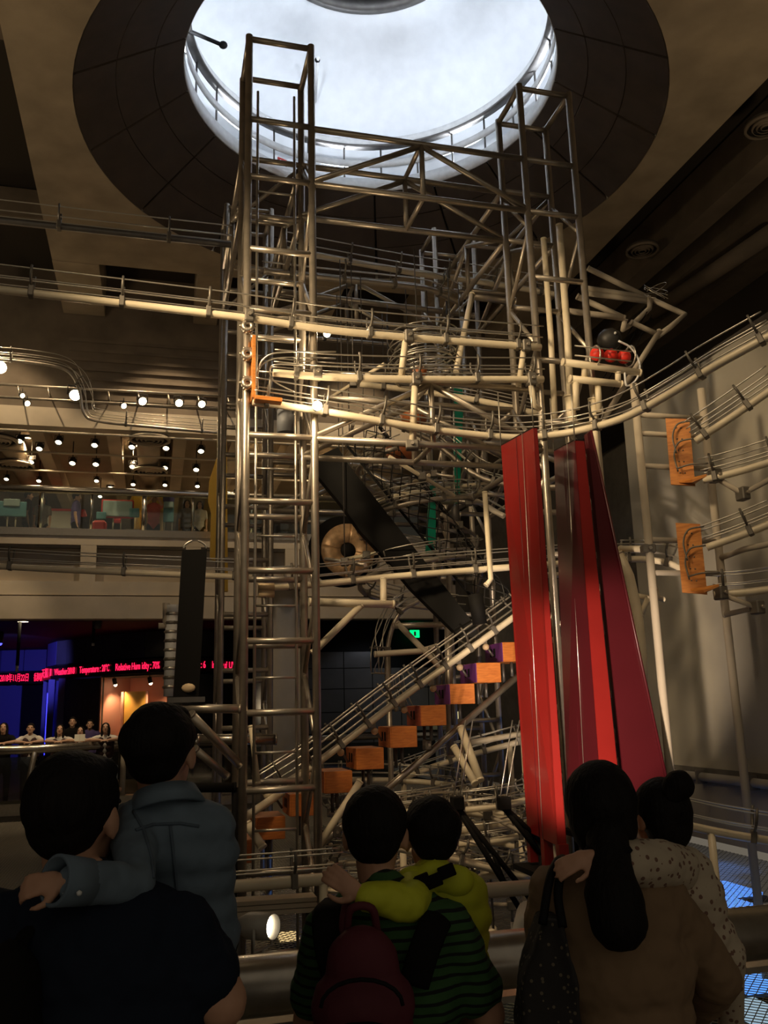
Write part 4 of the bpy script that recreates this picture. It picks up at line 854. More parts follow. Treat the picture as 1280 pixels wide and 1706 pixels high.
# ---------------- red hanging slabs
def slab(label, top, bot, thk_t, thk_b, m_side, m_front, tf_top, tf_bot, foot=False, lean=0.0):
    # top/bot: (x_far, y_far, x_near, y_near) in measured pixels; the sheet runs back into depth
    a, b = T(top[0], top[1], tf_top + 0.5), T(top[2], top[3], tf_top); c, d = T(bot[2], bot[3], tf_bot), T(bot[0], bot[1], tf_bot + 0.5)
    th = thing('red_slab', label, 'acrylic slab', (c + d) / 2)
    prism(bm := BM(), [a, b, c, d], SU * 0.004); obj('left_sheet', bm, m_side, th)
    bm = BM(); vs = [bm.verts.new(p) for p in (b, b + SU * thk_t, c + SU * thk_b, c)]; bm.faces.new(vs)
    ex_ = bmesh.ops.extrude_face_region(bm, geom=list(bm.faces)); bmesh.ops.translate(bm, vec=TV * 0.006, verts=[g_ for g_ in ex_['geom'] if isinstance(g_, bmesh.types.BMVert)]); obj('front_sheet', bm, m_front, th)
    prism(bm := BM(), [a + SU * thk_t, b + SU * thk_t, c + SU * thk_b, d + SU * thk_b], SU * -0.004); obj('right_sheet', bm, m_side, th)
    prism(bm := BM(), [a, b, b + SU * thk_t, a + SU * thk_t], ZZ * 0.012); obj('top_edge', bm, 'black', th)
    obj('cord', tube(BM(), b.lerp(a, 0.3) - SU * 0.012, c.lerp(d, 0.42) - SU * 0.012, 0.003, 5), 'wire', th)
    obj('cord', tube(BM(), b.lerp(a, 0.5) - SU * 0.008, c.lerp(d, 0.55) - SU * 0.008, 0.0025, 5), 'maroon_acrylic', th)
    for e in (b, a): obj('hanger_rod', tube(BM(), e, e + ZZ * 0.5, 0.006, 6), 'wire', th)
    if foot:
        for p, q in ((c, 0.0), (d, 0.0), (c.lerp(d, 0.5), 0.0)): obj('foot', boxax(BM(), p - ZZ * 0.11 + SU * thk_b / 2, SU * thk_b / 2, TV * 0.03, ZZ * 0.12), m_front, th)
        obj('base_plate', boxax(BM(), (c + d) / 2 - ZZ * 0.25 + SU * thk_b / 2, SU * 0.14, TV * 0.36, ZZ * 0.02), 'black', th)
        for p in (c, d): obj('base_leg', tube(BM(), p - ZZ * 0.26 + SU * 0.05, V((p.x, p.y, -0.4)) + SU * 0.05, 0.02, 8), 'black', th)
    return th
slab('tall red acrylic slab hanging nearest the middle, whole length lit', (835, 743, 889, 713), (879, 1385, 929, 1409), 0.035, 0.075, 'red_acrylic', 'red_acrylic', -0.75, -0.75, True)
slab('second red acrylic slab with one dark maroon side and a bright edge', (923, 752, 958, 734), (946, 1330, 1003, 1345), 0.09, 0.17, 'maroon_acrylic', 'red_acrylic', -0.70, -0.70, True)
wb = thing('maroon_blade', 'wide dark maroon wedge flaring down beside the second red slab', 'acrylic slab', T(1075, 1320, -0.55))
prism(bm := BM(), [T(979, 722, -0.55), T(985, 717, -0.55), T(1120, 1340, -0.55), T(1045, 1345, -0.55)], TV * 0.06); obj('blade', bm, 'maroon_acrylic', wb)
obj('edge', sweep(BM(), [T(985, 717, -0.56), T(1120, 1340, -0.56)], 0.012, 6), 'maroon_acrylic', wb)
# cage with three red balls and a black ball behind
for i, x in enumerate((995, 1018, 1040)):
    solid('red_ball', sph(BM(), T(x, 590 + 2.4 * i, -0.17), 0.066, sub=3), 'red_ball', ('first', 'second', 'third')[i] + ' red ball counted from the tower in the wire cage', 'ball', 'red balls waiting in the cage')
bs = T(1016, 566, 0.35); bb = thing('black_lamp', 'black round lamp behind the red balls', 'lamp', bs); obj('head', sph(BM(), bs, 0.13, 0.12, 0.12), 'lamp_black', bb); obj('glint', sph(BM(), bs - TV * 0.12 + ZZ * 0.02, 0.016, sub=1), 'white_paint', bb)
cg = thing('ball_cage', 'open wire cage holding three red balls', 'cage', T(1000, 612, -0.17))
for dy, dt in ((-12, -0.09), (-12, 0.09), (4, -0.10), (4, 0.10), (16, 0.05)): obj('rail', tube(BM(), T(958, 588 + dy, -0.17 + dt), T(1052, 598 + dy, -0.17 + dt), 0.007, 6), 'wire', cg)
for x in (992, 1050): obj('hoop', sweep(BM(), [T(x, 594, -0.17) + TV * 0.1 * math.cos(k * PI / 8) + ZZ * 0.1 * math.sin(k * PI / 8) for k in range(-3, 17 - 2)], 0.009, 6), 'wire', cg)
obj('end_loop', sweep(BM(), smoothpts([T(1031, 568, -.2), T(1052, 580, -.2), T(1066, 605, -.2), T(1062, 630, -.2), T(1045, 643, -.2), T(1041, 620, -.2)], 6), 0.010, 6), 'white_paint', cg)
# chains of the outrigger
for i, (a, b) in enumerate((((1078, 520), (1010, 640)), ((1086, 525), (1022, 650)), ((1070, 515), (1000, 640)))):
    pipe(('thin', 'middle', 'long')[i] + ' dark cable slanting down from the outrigger', [(*a, 0.5), (*b, 0.1)], 0.005, 'black', 'cable', 'cable', 5)
wn = thing('wire_nest', 'nest of looped thin wires on the outrigger tip', 'wire', T(1092, 495, 0.6))
for k in range(5): obj('loop', sweep(BM(), [T(1094, 492, 0.6) + V((0.12 * math.cos(a * PI / 8 + k), 0.12 * math.sin(a * PI / 8 + k) * math.cos(k), 0.09 * math.sin(a * PI / 8) + 0.02 * k)) for a in range(12)], 0.004, 5), 'wire', wn)
# green bars, bowls, cowbells, drum
for lab, x0, y0, x1, y1, r0, r1, t1 in (('long green tapering bar hanging in the machine', 765, 640, 762, 838, 0.062, 0.03, 1.9), ('shorter green bar hanging behind the mesh cage', 722, 800, 718, 922, 0.03, 0.06, 2.1)):
    a, b = T(x0, y0, t1), T(x1, y1, t1); th = thing('green_bar', lab, 'bar', b)
    prism(bm := BM(), [a - SU * r0, a + SU * r0, b + SU * r1, b - SU * r1], TV * 0.03); obj('bar', bm, 'green', th); obj('cord', tube(BM(), a, a + ZZ * 0.4, 0.006, 5), 'wire', th)
db = T(759, 858, 1.7); th = thing('dark_weight', 'dark oval weight hanging under the green bar', 'weight', db - ZZ * 0.12); obj('body', sph(BM(), db, 0.05, 0.05, 0.13), 'steel_dark', th); obj('cord', tube(BM(), db, db + ZZ * 0.5, 0.005, 5), 'wire', th)
for lab, x, y, r, t1 in (('amber bowl tilted under the middle truss', 690, 700, 0.15, 1.2), ('small amber bowl on the looped track', 700, 622, 0.07, 0.3), ('amber pan lower inside the machine', 668, 760, 0.17, 1.6)):
    c = T(x, y, t1); th = thing('amber_bowl', lab, 'bowl', c - ZZ * r * 0.5)
    obj('bowl', lathe(BM(), c, [(0.0, -0.5 * r), (0.5 * r, -0.42 * r), (0.85 * r, -0.1 * r), (r, 0.5 * r), (0.95 * r, 0.5 * r), (0.8 * r, -0.05 * r), (0.45 * r, -0.35 * r), (0, -0.42 * r)], 24), 'orange_bowl', th)
    obj('peg', tube(BM(), c - ZZ * 0.5 * r, c - ZZ * (0.5 * r + 0.12), 0.012, 6), 'steel', th)
pd = T(366, 712, 3.2)
th = thing('grey_tank', 'grey cylindrical tank inside the nearest tower', 'tank', T(478, 722, 0.45)); obj('bracket', tube(BM(), T(478, 716, 0.45), T(478, 716, 0.59), 0.02, 8), 'steel', th); obj('tank', tube(BM(), T(478, 722, 0.45), T(478, 683, 0.45), 0.09, 20), 'tank_grey', th); obj('lid', tube(BM(), T(478, 684, 0.45), T(478, 680, 0.45), 0.1, 20), 'steel', th)
th = thing('pulley_roller', 'pale double roller hung inside the nearest tower', 'roller', T(443, 985, 0.7))
for y in (978, 989): obj('roller', tube(BM(), T(430, y, 0.7), T(457, y, 0.7), 0.035, 14), 'mallet_wood', th)
obj('axle', tube(BM(), T(443, 978, 0.72), T(443, 989, 0.72), 0.012, 6), 'steel', th)
# black A-frames with cords and little black blocks
for i, (x, y) in enumerate(((762, 1338), (840, 1338))):
    a = T(x, y, -0.3); th = thing('black_a_frame', ('black braced A-frame with a square head, nearest the two heads', 'black braced A-frame with a square head beside the red slab')[i], 'frame', T(x + 80, 1500, -0.3))
    obj('head', boxax(BM(), a, SU * 0.045, TV * 0.045, ZZ * 0.05, 0.006), 'black', th)
    b, c = T(x + 122, 1498, -0.3), T(x + 108, 1520, -0.3)
    if i == 1: b, c = T(x + 60, 1400, -0.3), T(x + 75, 1440, -0.3)
    obj('strut', tube(BM(), a - ZZ * 0.03, b, 0.022, 8), 'black', th); obj('strut', tube(BM(), a - ZZ * 0.04, c, 0.022, 8), 'black', th)
    obj('web', tube(BM(), a.lerp(b, 0.45), a.lerp(c, 0.75), 0.016, 8), 'black', th); obj('foot', tube(BM(), b, V((b.x, b.y, -0.4)), 0.022, 8), 'black', th)
    for k, (dx, dy) in enumerate(((-4, 0), (6, -4))): obj('cord', tube(BM(), T(x + dx - 3, y - 6, -0.3), T(x + 14 + 12 * k, 1200, -0.1), 0.006, 5), 'wire', th)
# resting balls in the tangle and small cowbell heads
for i in range(26):
    s_, t_, r_ = random.uniform(1.1, 2.7), random.uniform(-0.6, 2.0), random.uniform(0.03, 0.05)
    solid('pale_ball', sph(BM(), W(s_, t_, -0.175 + r_), r_, sub=2), 'cream', 'small pale ball lying in the tangle of low tracks', 'ball', 'pale balls in the low tracks')
for i in range(22):
    s_, t_, z_ = random.uniform(1.0, 2.7), random.uniform(0.3, 2.2), random.uniform(0.0, 0.9); a = random.uniform(0, PI)
    d = V((math.cos(a), math.sin(a), random.uniform(-0.5, 0.5))) * random.uniform(0.15, 0.4)
    th = thing('tangle_pipe', 'short pale pipe end in the tangle of low tracks', 'pipe', W(s_, t_, z_), 'short pipes in the tangle'); obj('tube', tube(BM(), W(s_, t_, z_) - d, W(s_, t_, z_) + d, 0.018, 10), 'fascia' if i % 3 == 0 else 'steel', th); obj('leg', tube(BM(), W(s_, t_, -0.18), W(s_, t_, z_), 0.012, 6), 'steel_dark', th); obj('joint', boxax(BM(), W(s_, t_, z_), V((0.04, 0, 0)), V((0, 0.04, 0)), ZZ * 0.04, 0.008), 'clamp', th)
for i in range(16):
    s_, t_, z_ = random.uniform(1.0, 2.6), random.uniform(0.9, 2.6), random.uniform(3.0, 5.2); a = random.uniform(0, PI)
    d = V((math.cos(a), math.sin(a), random.uniform(-0.4, 0.4))) * random.uniform(0.15, 0.45)
    th = thing('inner_pipe', 'short pale pipe in the crowded middle of the machine', 'pipe', W(s_, t_, z_), 'short pipes in the middle'); obj('tube', tube(BM(), W(s_, t_, z_) - d, W(s_, t_, z_) + d, 0.02, 10), 'cream' if i % 2 else 'steel', th); obj('hanger', tube(BM(), W(s_, t_, z_), W(s_, t_, 6.456), 0.006, 5), 'steel_dark', th); obj('joint', boxax(BM(), W(s_, t_, z_), V((0.04, 0, 0)), V((0, 0.04, 0)), ZZ * 0.04, 0.008), 'clamp', th)
# wooden walkway plank at the tower foot
pk = thing('plank_walkway', 'short wooden plank deck at the foot of the nearest tower', 'deck', T(450, 1510, -0.6))
for k in range(3): a, b = T(385, 1503 + 9 * k, -0.7), T(525, 1494 + 9 * k, -0.7); obj('plank', boxax(BM(), (a + b) / 2, (b - a) / 2, TV * 0.08, ZZ * 0.015, 0.003), 'fascia', pk)
for x in (395, 515): a = T(x, 1510, -0.7); obj('leg', tube(BM(), V((a.x, a.y, -0.18)), a, 0.025, 8), 'steel_dark', pk)

# ================================================================ LAMPS
WARM = (1.0, 0.74, 0.44)
def spot_lamp(label, p, target, power, cone=60, r=0.09, body='lamp_black', lens='lens', hang=None, color=WARM, blend=0.5, group=None, name='stage_lamp', soft=0.07):
    d = (target - p).normalized(); x, y, _ = basis(d)
    th = thing(name, label, 'spotlight', p, group)
    obj('can', lathe(BM(), p, [(0, -2.2 * r), (0.6 * r, -2.2 * r), (r, -1.2 * r), (r, 1.0 * r), (0.9 * r, 1.0 * r), (0.9 * r, -1.0 * r), (0, -1.1 * r)], 18, d), body, th)
    obj('lens', lathe(BM(), p, [(0, 0.62 * r), (0.5 * r, 0.55 * r), (0.89 * r, 0.3 * r)], 18, d), lens, th)
    if hang is not None:
        obj('yoke', sweep(BM(), [p + x * r * 1.15, p + x * r * 1.15 + ZZ * r * (1.6 if hang > 0 else -1.6), p - x * r * 1.15 + ZZ * r * (1.6 if hang > 0 else -1.6), p - x * r * 1.15], 0.12 * r, 6), body, th)
        obj('stem', tube(BM(), p + ZZ * r * (1.6 if hang > 0 else -1.6), p + ZZ * hang, 0.16 * r, 6), body, th)
    if power: light('SPOT', p + d * r * 1.15, target, power, color, soft, cone, blend, th)
    return th
spot_lamp('big black key lamp added outside the frame at the side of the machine', W(-3.3, -2.6, 5.9), W(1.3, 0.1, 4.75), 1300, 38, 0.2, hang=4.1, color=(1.0, 0.75, 0.45), soft=0.4)  # unseen key lamp, added and placed so tube shadows miss the wall
spot_lamp('black unseen fill lamp over the visitors aimed at the nearest tower', W(-2.6, -3.6, 7.0), W(0.2, 0.1, 3.4), 320, 44, 0.12, hang=3.0, soft=0.25)  # fill lamp added to light the tower front
spot_lamp('black unseen fill lamp over the visitors aimed at the grey wall', W(1.2, -3.2, 7.2), W(4.6, 0.2, 2.2), 300, 62, 0.12, hang=2.8, soft=1.0)  # unseen lamp added to brighten the wall and the tracks before it
spot_lamp('black unseen fill lamp over the visitors aimed at the orange boxes', W(-1.6, -3.2, 6.6), W(1.5, 1.0, 1.5), 360, 34, 0.12, hang=3.4, soft=0.3)  # added lamp for the box fronts, no fixture known there
spot_lamp('pale lamp at the rail shining up at the red slabs', T(884, 1538, -3.2), W(2.55, -0.6, 1.7), 950, 36, 0.07, 'lamp_body', hang=-1.2, color=(1, 0.78, 0.58))
spot_lamp('grey floor lamp with a glowing lens beside the green striped shirt', T(438, 1543, -2.7), T(600, 1552, -3.05), 6, 95, 0.06, 'lamp_body', 'lens_white', hang=-1.3)
spot_lamp('black added uplight outside the frame washing the ceiling over the gallery side', W(-5.2, 1.5, 5.2), W(-1.2, 4.5, 10), 230, 120, 0.12, hang=-1.0, soft=0.3)  # added for warm fill on the ceiling
spot_lamp('black added uplight above the grey wall washing the ceiling', W(7.4, -1.0, 5.75), W(6.6, 4.0, 10), 130, 120, 0.12, hang=-0.3, soft=0.3)  # second added lamp for the ceiling fill
# bare bulbs in the machine
for lab, q, t1, r, pw in (('glaring bulb cut by the frame edge near the lighting bars', (0, 612), 9.6, 0.12, 40), ('glaring bulb under the long crossing track', (545, 556), 0.5, 0.035, 14), ('glaring bulb on the second tower post', (529, 676), -0.2, 0.042, 10)):
    p = T(*q, t1); th = thing('bare_bulb', lab, 'bulb', p); obj('bulb', sph(BM(), p, r), 'lens', th); obj('socket', tube(BM(), p + TV * r * 0.8, p + TV * 0.13, 0.022, 8), 'lamp_black', th)
    light('POINT', p - TV * 0.08, None, pw, WARM, 0.04, parent=th)
# lighting bars on the wall above the gallery with lamps
lb = thing('lighting_bar', 'twin steel lighting bars on the wall above the gallery', 'lighting bar', T(170, 670, 10.3))
for y0, y1 in ((640, 660), (661, 681)): obj('bar', tube(BM(), T(-40, y0 - 2, 10.3), T(400, y1 + 2, 10.3), 0.028, 8), 'steel', lb)
for k in range(9): x = -20 + 50 * k; obj('spacer', tube(BM(), T(x, 641 + 0.056 * x, 10.3), T(x + 4, 662 + 0.056 * x, 10.3), 0.02, 6), 'steel', lb); obj('stay', tube(BM(), T(x, 641 + 0.056 * x, 10.3), W(FR(T(x, 641, 10.3))[0], 11.0, zof(x, 641 + 0.056 * x, 10.3)), 0.015, 6), 'steel', lb)
ords = ('dim lamp', 'small lamp', 'large glaring lamp', 'fourth lamp', 'fifth lamp', 'sixth lamp', 'seventh lamp')
for i, (x, y, r) in enumerate(((37, 659, 0.05), (45, 672, 0.06), (125, 658, 0.12), (206, 676, 0.06), (237, 668, 0.09), (298, 671, 0.085), (336, 673, 0.08))):
    p = T(x, y, 10.2); spot_lamp(ords[i] + ' on the twin lighting bars, counted from the frame edge', p, (W(0.8, 0.5, 3.0) if i != 2 else CAM + V((-0.5, 3, 0))), 0 if i not in (2, 4, 5) else 60, 60, r, hang=0.16, group='lamps on the lighting bars')
# small spots under the upper gallery ceiling
GL = ((33, 733), (98, 735), (158, 740), (121, 770), (160, 772), (52, 768), (11, 797), (65, 800), (161, 800), (220, 743), (277, 745), (335, 750), (221, 776), (275, 778), (327, 781), (222, 806), (275, 807), (329, 809), (167, 826), (66, 746))
ORD = ('first', 'second', 'third', 'fourth', 'fifth', 'sixth', 'seventh', 'eighth', 'ninth'); ROW = lambda y: 'nearest' if y < 755 else ('middle' if y < 790 else ('third' if y < 820 else 'deepest'))
for k, (x, y) in enumerate(GL):
    row = [q for q in GL if ROW(q[1]) == ROW(y)]; row.sort(); p = Z(x, y, 7.42); spot_lamp(ORD[row.index((x, y))] + ' glowing track spot from the frame edge in the ' + ROW(y) + ' row of the gallery ceiling', p, p + V((0.1, -0.5, -0.6)), 0, 60, 0.075 if y < 795 else 0.06, 'lamp_black', 'lens', 0.5, group='track spots under the gallery ceiling', name='track_spot')
for lab, y in (('first white lamp rail across the gallery ceiling', 724), ('second white lamp rail across the gallery ceiling', 758), ('third white lamp rail across the gallery ceiling', 788)):
    c = FR(Z(170, y, 7.26)); solid('lamp_rail', tube(BM(), W(-8, c[1], 7.26), W(5, c[1], 7.26), 0.025, 6), 'fascia', lab, 'lamp rail')
for s_, t_ in ((-3.6, 13.2), (-1.2, 13.4), (1.2, 13.2), (3.5, 13.4), (-2.0, 17.5), (1.5, 17.5)):  # lights added to brighten the gallery, beyond its visible track spots
    th = thing('gallery_fill_light', 'added downlight in the upper gallery ceiling', 'downlight', W(s_, t_, 7.9), 'added downlights of the gallery'); obj('trim_ring', lathe(BM(), W(s_, t_, 7.9), [(0.07, -0.02), (0.11, -0.02), (0.11, 0.04), (0.07, 0.04)], 18, close_prof=True), 'lamp_black', th); obj('lens', lathe(BM(), W(s_, t_, 7.9), [(0, 0.0), (0.07, 0.0), (0.07, 0.03)], 18), 'lens', th)
    light('SPOT', W(s_, t_, 7.85), W(s_, t_, 5), 220, (1, 0.72, 0.42), 0.1, 150, 0.6, th)
# wash lights added to brighten the gallery front, hidden in the ceiling recess
for s_ in (-4.0, -0.6, 3.4):
    spot_lamp('black added wash light hidden before the ' + {-4.0: 'frame-edge stretch', -0.6: 'middle stretch', 3.4: 'machine-side stretch'}[s_] + ' of the gallery front', W(s_, 9.1, 10.55), W(s_ + 0.1, 11, 4.5), 520, 70, 0.1, hang=0.4, group='added wash lights of the gallery front', name='added_wall_wash')
spot_lamp('black added lamp hung before the opposite rail, aimed at its concrete foot', W(-4.0, 8.2, 9.2), W(-4.0, 11.5, -0.9), 480, 34, 0.1, hang=0.8)  # added to brighten the concrete foot, no lamp known here
# lower gallery
for s_ in (-4.2, -1.8):  # unseen lamps added to lift the schoolchildren out of the dark
    spot_lamp('black added downlight over the schoolchildren at the opposite rail', W(s_, 11.4, 3.5), W(s_, 12.3, 0.8), 90, 110, 0.07, hang=0.1, group='added downlights of the lower gallery', name='lower_fill_light')
spot_lamp('black added downlight over the tiled wall', W(5.2, 14.2, 3.8), W(4.8, 16, 1.6), 22, 90, 0.07, hang=0.15, name='tiled_wall_fill', color=(0.8, 0.85, 1.0))  # unseen lamp added to light the tiles
spot_lamp('small uplight at the foot of the slim pale column', FRp if False else T(437, 1212, 12.1), T(437, 1100, 12.55), 8, 70, 0.06, hang=-0.3, name='column_uplight')

# ================================================================ PEOPLE
def Yp(x, y, yy):
    d = _ray(x, y); return CAM + d * ((yy - CAM.y) / d.y)
def limb(bm, pts, rads, sub=2):
    for i, p in enumerate(pts):
        sph(bm, p, rads[i], sub=sub)
        if i: sweep(bm, [pts[i - 1], p], [rads[i - 1], rads[i]], 14)
def fleshed(bm, voxel, it=4, name='body', rough=0.0):
    me = bpy.data.meshes.new(name); bm.to_mesh(me); bm.free()
    o = bpy.data.objects.new(name, me); COL.objects.link(o)
    r = o.modifiers.new('r', 'REMESH'); r.mode = 'VOXEL'; r.voxel_size = voxel; r.use_smooth_shade = True
    s = o.modifiers.new('s', 'SMOOTH'); s.factor = 0.5; s.iterations = it
    if rough:
        tx = bpy.data.textures.new('folds', 'CLOUDS'); tx.noise_scale = 0.055
        dm = o.modifiers.new('d', 'DISPLACE'); dm.texture = tx; dm.strength = rough; dm.texture_coords = 'LOCAL'
    dg = bpy.context.evaluated_depsgraph_get(); me2 = bpy.data.meshes.new_from_object(o.evaluated_get(dg))
    bpy.data.objects.remove(o); bpy.data.meshes.remove(me)
    for p in me2.polygons: p.use_smooth = True
    return me2
def put(name, bm, voxel, material, parent, it=4, rough=0.0):
    bmesh.ops.translate(bm, vec=-base_of(parent), verts=bm.verts)
    return obj(name, fleshed(bm, voxel, it, name, rough), material, parent)
def hand(bm, w, d, n, k=1.0, curl=0.5, thumb=1):
    # wrist, pointing direction, back-of-hand normal; fingers curl away from the normal
    d = d.normalized(); n = (n - d * n.dot(d)).normalized(); s = d.cross(n) * thumb
    rot = Matrix((s, d, n)).transposed()
    sph(bm, w + d * 0.045 * k, 0.040 * k, 0.052 * k, 0.017 * k, rot); sph(bm, w + d * 0.01 * k, 0.028 * k, 0.03 * k, 0.02 * k, rot)
    for i, (off, ln) in enumerate(((-0.029, 0.062), (-0.010, 0.078), (0.010, 0.083), (0.029, 0.073))):
        p = w + d * 0.082 * k + s * off * k; pts = [w + d * 0.05 * k + s * off * 0.8 * k, p]; a = curl * 0.5; dd = d + s * off * 3
        for f in (0.45, 0.32, 0.25):
            p = p + (dd * math.cos(a) - n * math.sin(a)) * ln * f * k; pts.append(p); a += curl * 0.75
        limb(bm, pts, [0.010 * k, 0.0098 * k, 0.0092 * k, 0.0086 * k, 0.0075 * k], 1)
    p0 = w + d * 0.02 * k + s * 0.03 * k; p1 = p0 + (s * 0.7 + d * 0.7 - n * 0.25) * 0.038 * k; p2 = p1 + (s * 0.25 + d * 0.95 - n * 0.3 * curl) * 0.03 * k; p3 = p2 + (d - n * 0.5 * curl) * 0.022 * k
    limb(bm, [p0, p1, p2, p3], [0.014 * k, 0.0115 * k, 0.0102 * k, 0.0085 * k], 1)
def head(bm, c, f, r, u, k=1.0):
    R3 = Matrix((r, f, u)).transposed()
    sph(bm, c + u * 0.018 * k - f * 0.008 * k, 0.073 * k, 0.092 * k, 0.094 * k, R3, 3)
    sph(bm, c - u * 0.05 * k + f * 0.022 * k, 0.055 * k, 0.062 * k, 0.062 * k, R3)
    sph(bm, c - u * 0.092 * k + f * 0.056 * k, 0.026 * k, 0.024 * k, 0.02 * k, R3)
    limb(bm, [c + f * 0.082 * k + u * 0.012 * k, c + f * 0.103 * k - u * 0.030 * k], [0.008 * k, 0.014 * k], 1)
    for s in (-1, 1):
        sph(bm, c + f * 0.066 * k + r * s * 0.034 * k - u * 0.028 * k, 0.02 * k, 0.016 * k, 0.016 * k, R3, 1)
        sph(bm, c + r * s * 0.076 * k - u * 0.012 * k - f * 0.004 * k, 0.010 * k, 0.020 * k, 0.033 * k, R3)
        sph(bm, c + f * 0.082 * k + r * s * 0.032 * k + u * 0.03 * k, 0.022 * k, 0.010 * k, 0.008 * k, R3, 1)
def face(th, c, f, r, u, k=1.0):
    R3 = Matrix((r, f, u)).transposed()
    for s in (-1, 1):
        b = sph(BM(), c + f * 0.083 * k + r * s * 0.032 * k + u * 0.008 * k, 0.013 * k, 0.007 * k, 0.007 * k, R3); obj('eye', b, 'eye', th)
    b = sph(BM(), c + f * 0.084 * k - u * 0.056 * k, 0.022 * k, 0.008 * k, 0.007 * k, R3); obj('mouth', b, 'lips', th)
def person(label, base, hd, H, headc, pose, cloth, group=None, vox=0.012, skin='skin_far', kid=False, hair='short', hk=1.0, facing=None, trousers='black_cotton', sleeve=0.55, seat=None, cat='person'):
    """base: feet point, hd: heading angle; pose: wrists/elbows/shoulders as world points"""
    f = V((math.sin(hd), math.cos(hd), 0)); r = V((f.y, -f.x, 0)); u = ZZ.copy()
    th = thing('person', label, cat, base, group)
    ff = (facing or f).normalized(); rr = ff.cross(ZZ).normalized(); uu = rr.cross(ff)
    g = H / 1.7; k = hk
    body = BM(); head(body, headc, ff, rr, uu, k)
    pel = pose.get('pelvis') or V((base.x, base.y, base.z + 0.53 * H))
    nk = pose.get('neck') or headc - u * 0.125 * k - ff * 0.02 * k
    limb(body, [headc - uu * 0.045 * k - ff * 0.02 * k, headc - uu * 0.10 * k - ff * 0.018 * k, nk], [0.052 * k, 0.047 * k, 0.052 * k])
    che = pel.lerp(nk, 0.6)
    shw = pose.get('shw', 0.17 * g); sl = pose.get('sl') or nk - u * 0.075 * g - r * shw; sr = pose.get('sr') or nk - u * 0.075 * g + r * shw
    tk = pose.get('thick', 1.0)
    limb(body, [pel, che, nk - u * 0.04 * g], [0.085 * g * tk, 0.09 * g * tk, 0.055 * g])
    limb(body, [sl, nk - u * 0.05 * g, sr], [0.045 * g, 0.055 * g, 0.045 * g])
    shirt = BM(); R3 = Matrix((r, f, u)).transposed()
    ht = (nk - pel).length
    ax = (nk - pel).normalized()
    for q, wx, wy in ((0.0, 0.158, 0.118), (0.2, 0.152, 0.118), (0.42, 0.158, 0.12), (0.62, 0.172, 0.125), (0.8, 0.17, 0.11)):
        sph(shirt, pel.lerp(nk, q), wx * g * tk, wy * g * tk, 0.26 * ht, R3, 3)
    limb(shirt, [sl + r * 0.02 * g, nk - u * 0.065 * g, sr - r * 0.02 * g], [0.058 * g, 0.07 * g, 0.058 * g])
    limb(shirt, [nk - u * 0.05 * g, nk - u * 0.005], [0.07 * g, 0.060 * k])
    for side, s0 in (('l', sl), ('r', sr)):
        e, w = pose.get('e' + side), pose.get('w' + side)
        e = e or s0 + V((0, 0, -0.28 * g)) + r * (0.04 * g if side == 'r' else -0.04 * g); w = w or e + V((0, 0, -0.23 * g)) + f * 0.05 * g
        am = pose.get('arm', 1.0) * g
        m1 = s0.lerp(e, 0.45); m2 = e.lerp(w, 0.3)
        limb(body, [s0, m1, e, m2, w], [0.048 * am, 0.044 * am, 0.037 * am, 0.039 * am, 0.026 * am])
        hd_ = pose.get('h' + side) or (w - e); hn = pose.get('n' + side) or (u * 0.6 - f * 0.4)
        hand(body, w + (w - e).normalized() * 0.008, hd_, hn, pose.get('hand', 1.0) * g, pose.get('curl', 0.5), -1 if side == 'l' else 1)
        if sleeve <= 0.6: limb(shirt, [s0, s0.lerp(e, sleeve), s0.lerp(e, sleeve + 0.12)], [0.064 * am, 0.058 * am, 0.060 * am])
        else: limb(shirt, [s0, m1, e, e.lerp(w, 0.5), e.lerp(w, 0.5 + (sleeve - 0.5) * 0.9)], [0.064 * am, 0.056 * am, 0.049 * am, 0.049 * am, 0.042 * am])
    pants = BM(); shoes = []
    sph(pants, pel, 0.155 * g * tk, 0.115 * g * tk, 0.11 * g, R3, 3)
    for s, kn, an in (('l', pose.get('kl'), pose.get('al')), ('r', pose.get('kr'), pose.get('ar'))):
        sg = -1 if s == 'l' else 1
        hp = pel + r * sg * 0.085 * g - u * 0.04 * g
        kn = kn or V((base.x, base.y, base.z + 0.275 * H)) + r * sg * 0.10 * g; an = an or V((base.x, base.y, base.z + 0.05 * H)) + r * sg * 0.10 * g - f * 0.02
        limb(body, [hp, hp.lerp(kn, 0.5), kn, kn.lerp(an, 0.3), an], [0.075 * g, 0.068 * g, 0.052 * g, 0.052 * g, 0.036 * g])
        limb(pants, [hp, hp.lerp(kn, 0.5), kn, kn.lerp(an, 0.35), kn.lerp(an, 0.96)], [0.092 * g, 0.082 * g, 0.066 * g, 0.062 * g, 0.052 * g])
        fd = pose.get('foot') or f
        sb = BM(); limb(sb, [an - u * 0.02 * g - fd * 0.02 * g, an - u * 0.04 * g + fd * 0.07 * g, an - u * 0.05 * g + fd * 0.13 * g], [0.044 * g, 0.038 * g, 0.032 * g]); shoes.append(sb)
    put('body', body, vox * (0.6 if H < 1.1 and vox < 0.011 else 1.0), skin, th, 2)
    put('shirt', shirt, vox, cloth, th, 6, 0.024 * min(g, 0.8) if vox < 0.011 else 0.0)
    put('trousers', pants, vox * 1.3, trousers, th, 4)
    for sb in shoes: put('shoe', sb, vox * 1.2, 'shoe', th, 2)
    face(th, headc, ff, rr, uu, k)
    hb = BM(); Rh = Matrix((rr, ff, uu)).transposed()
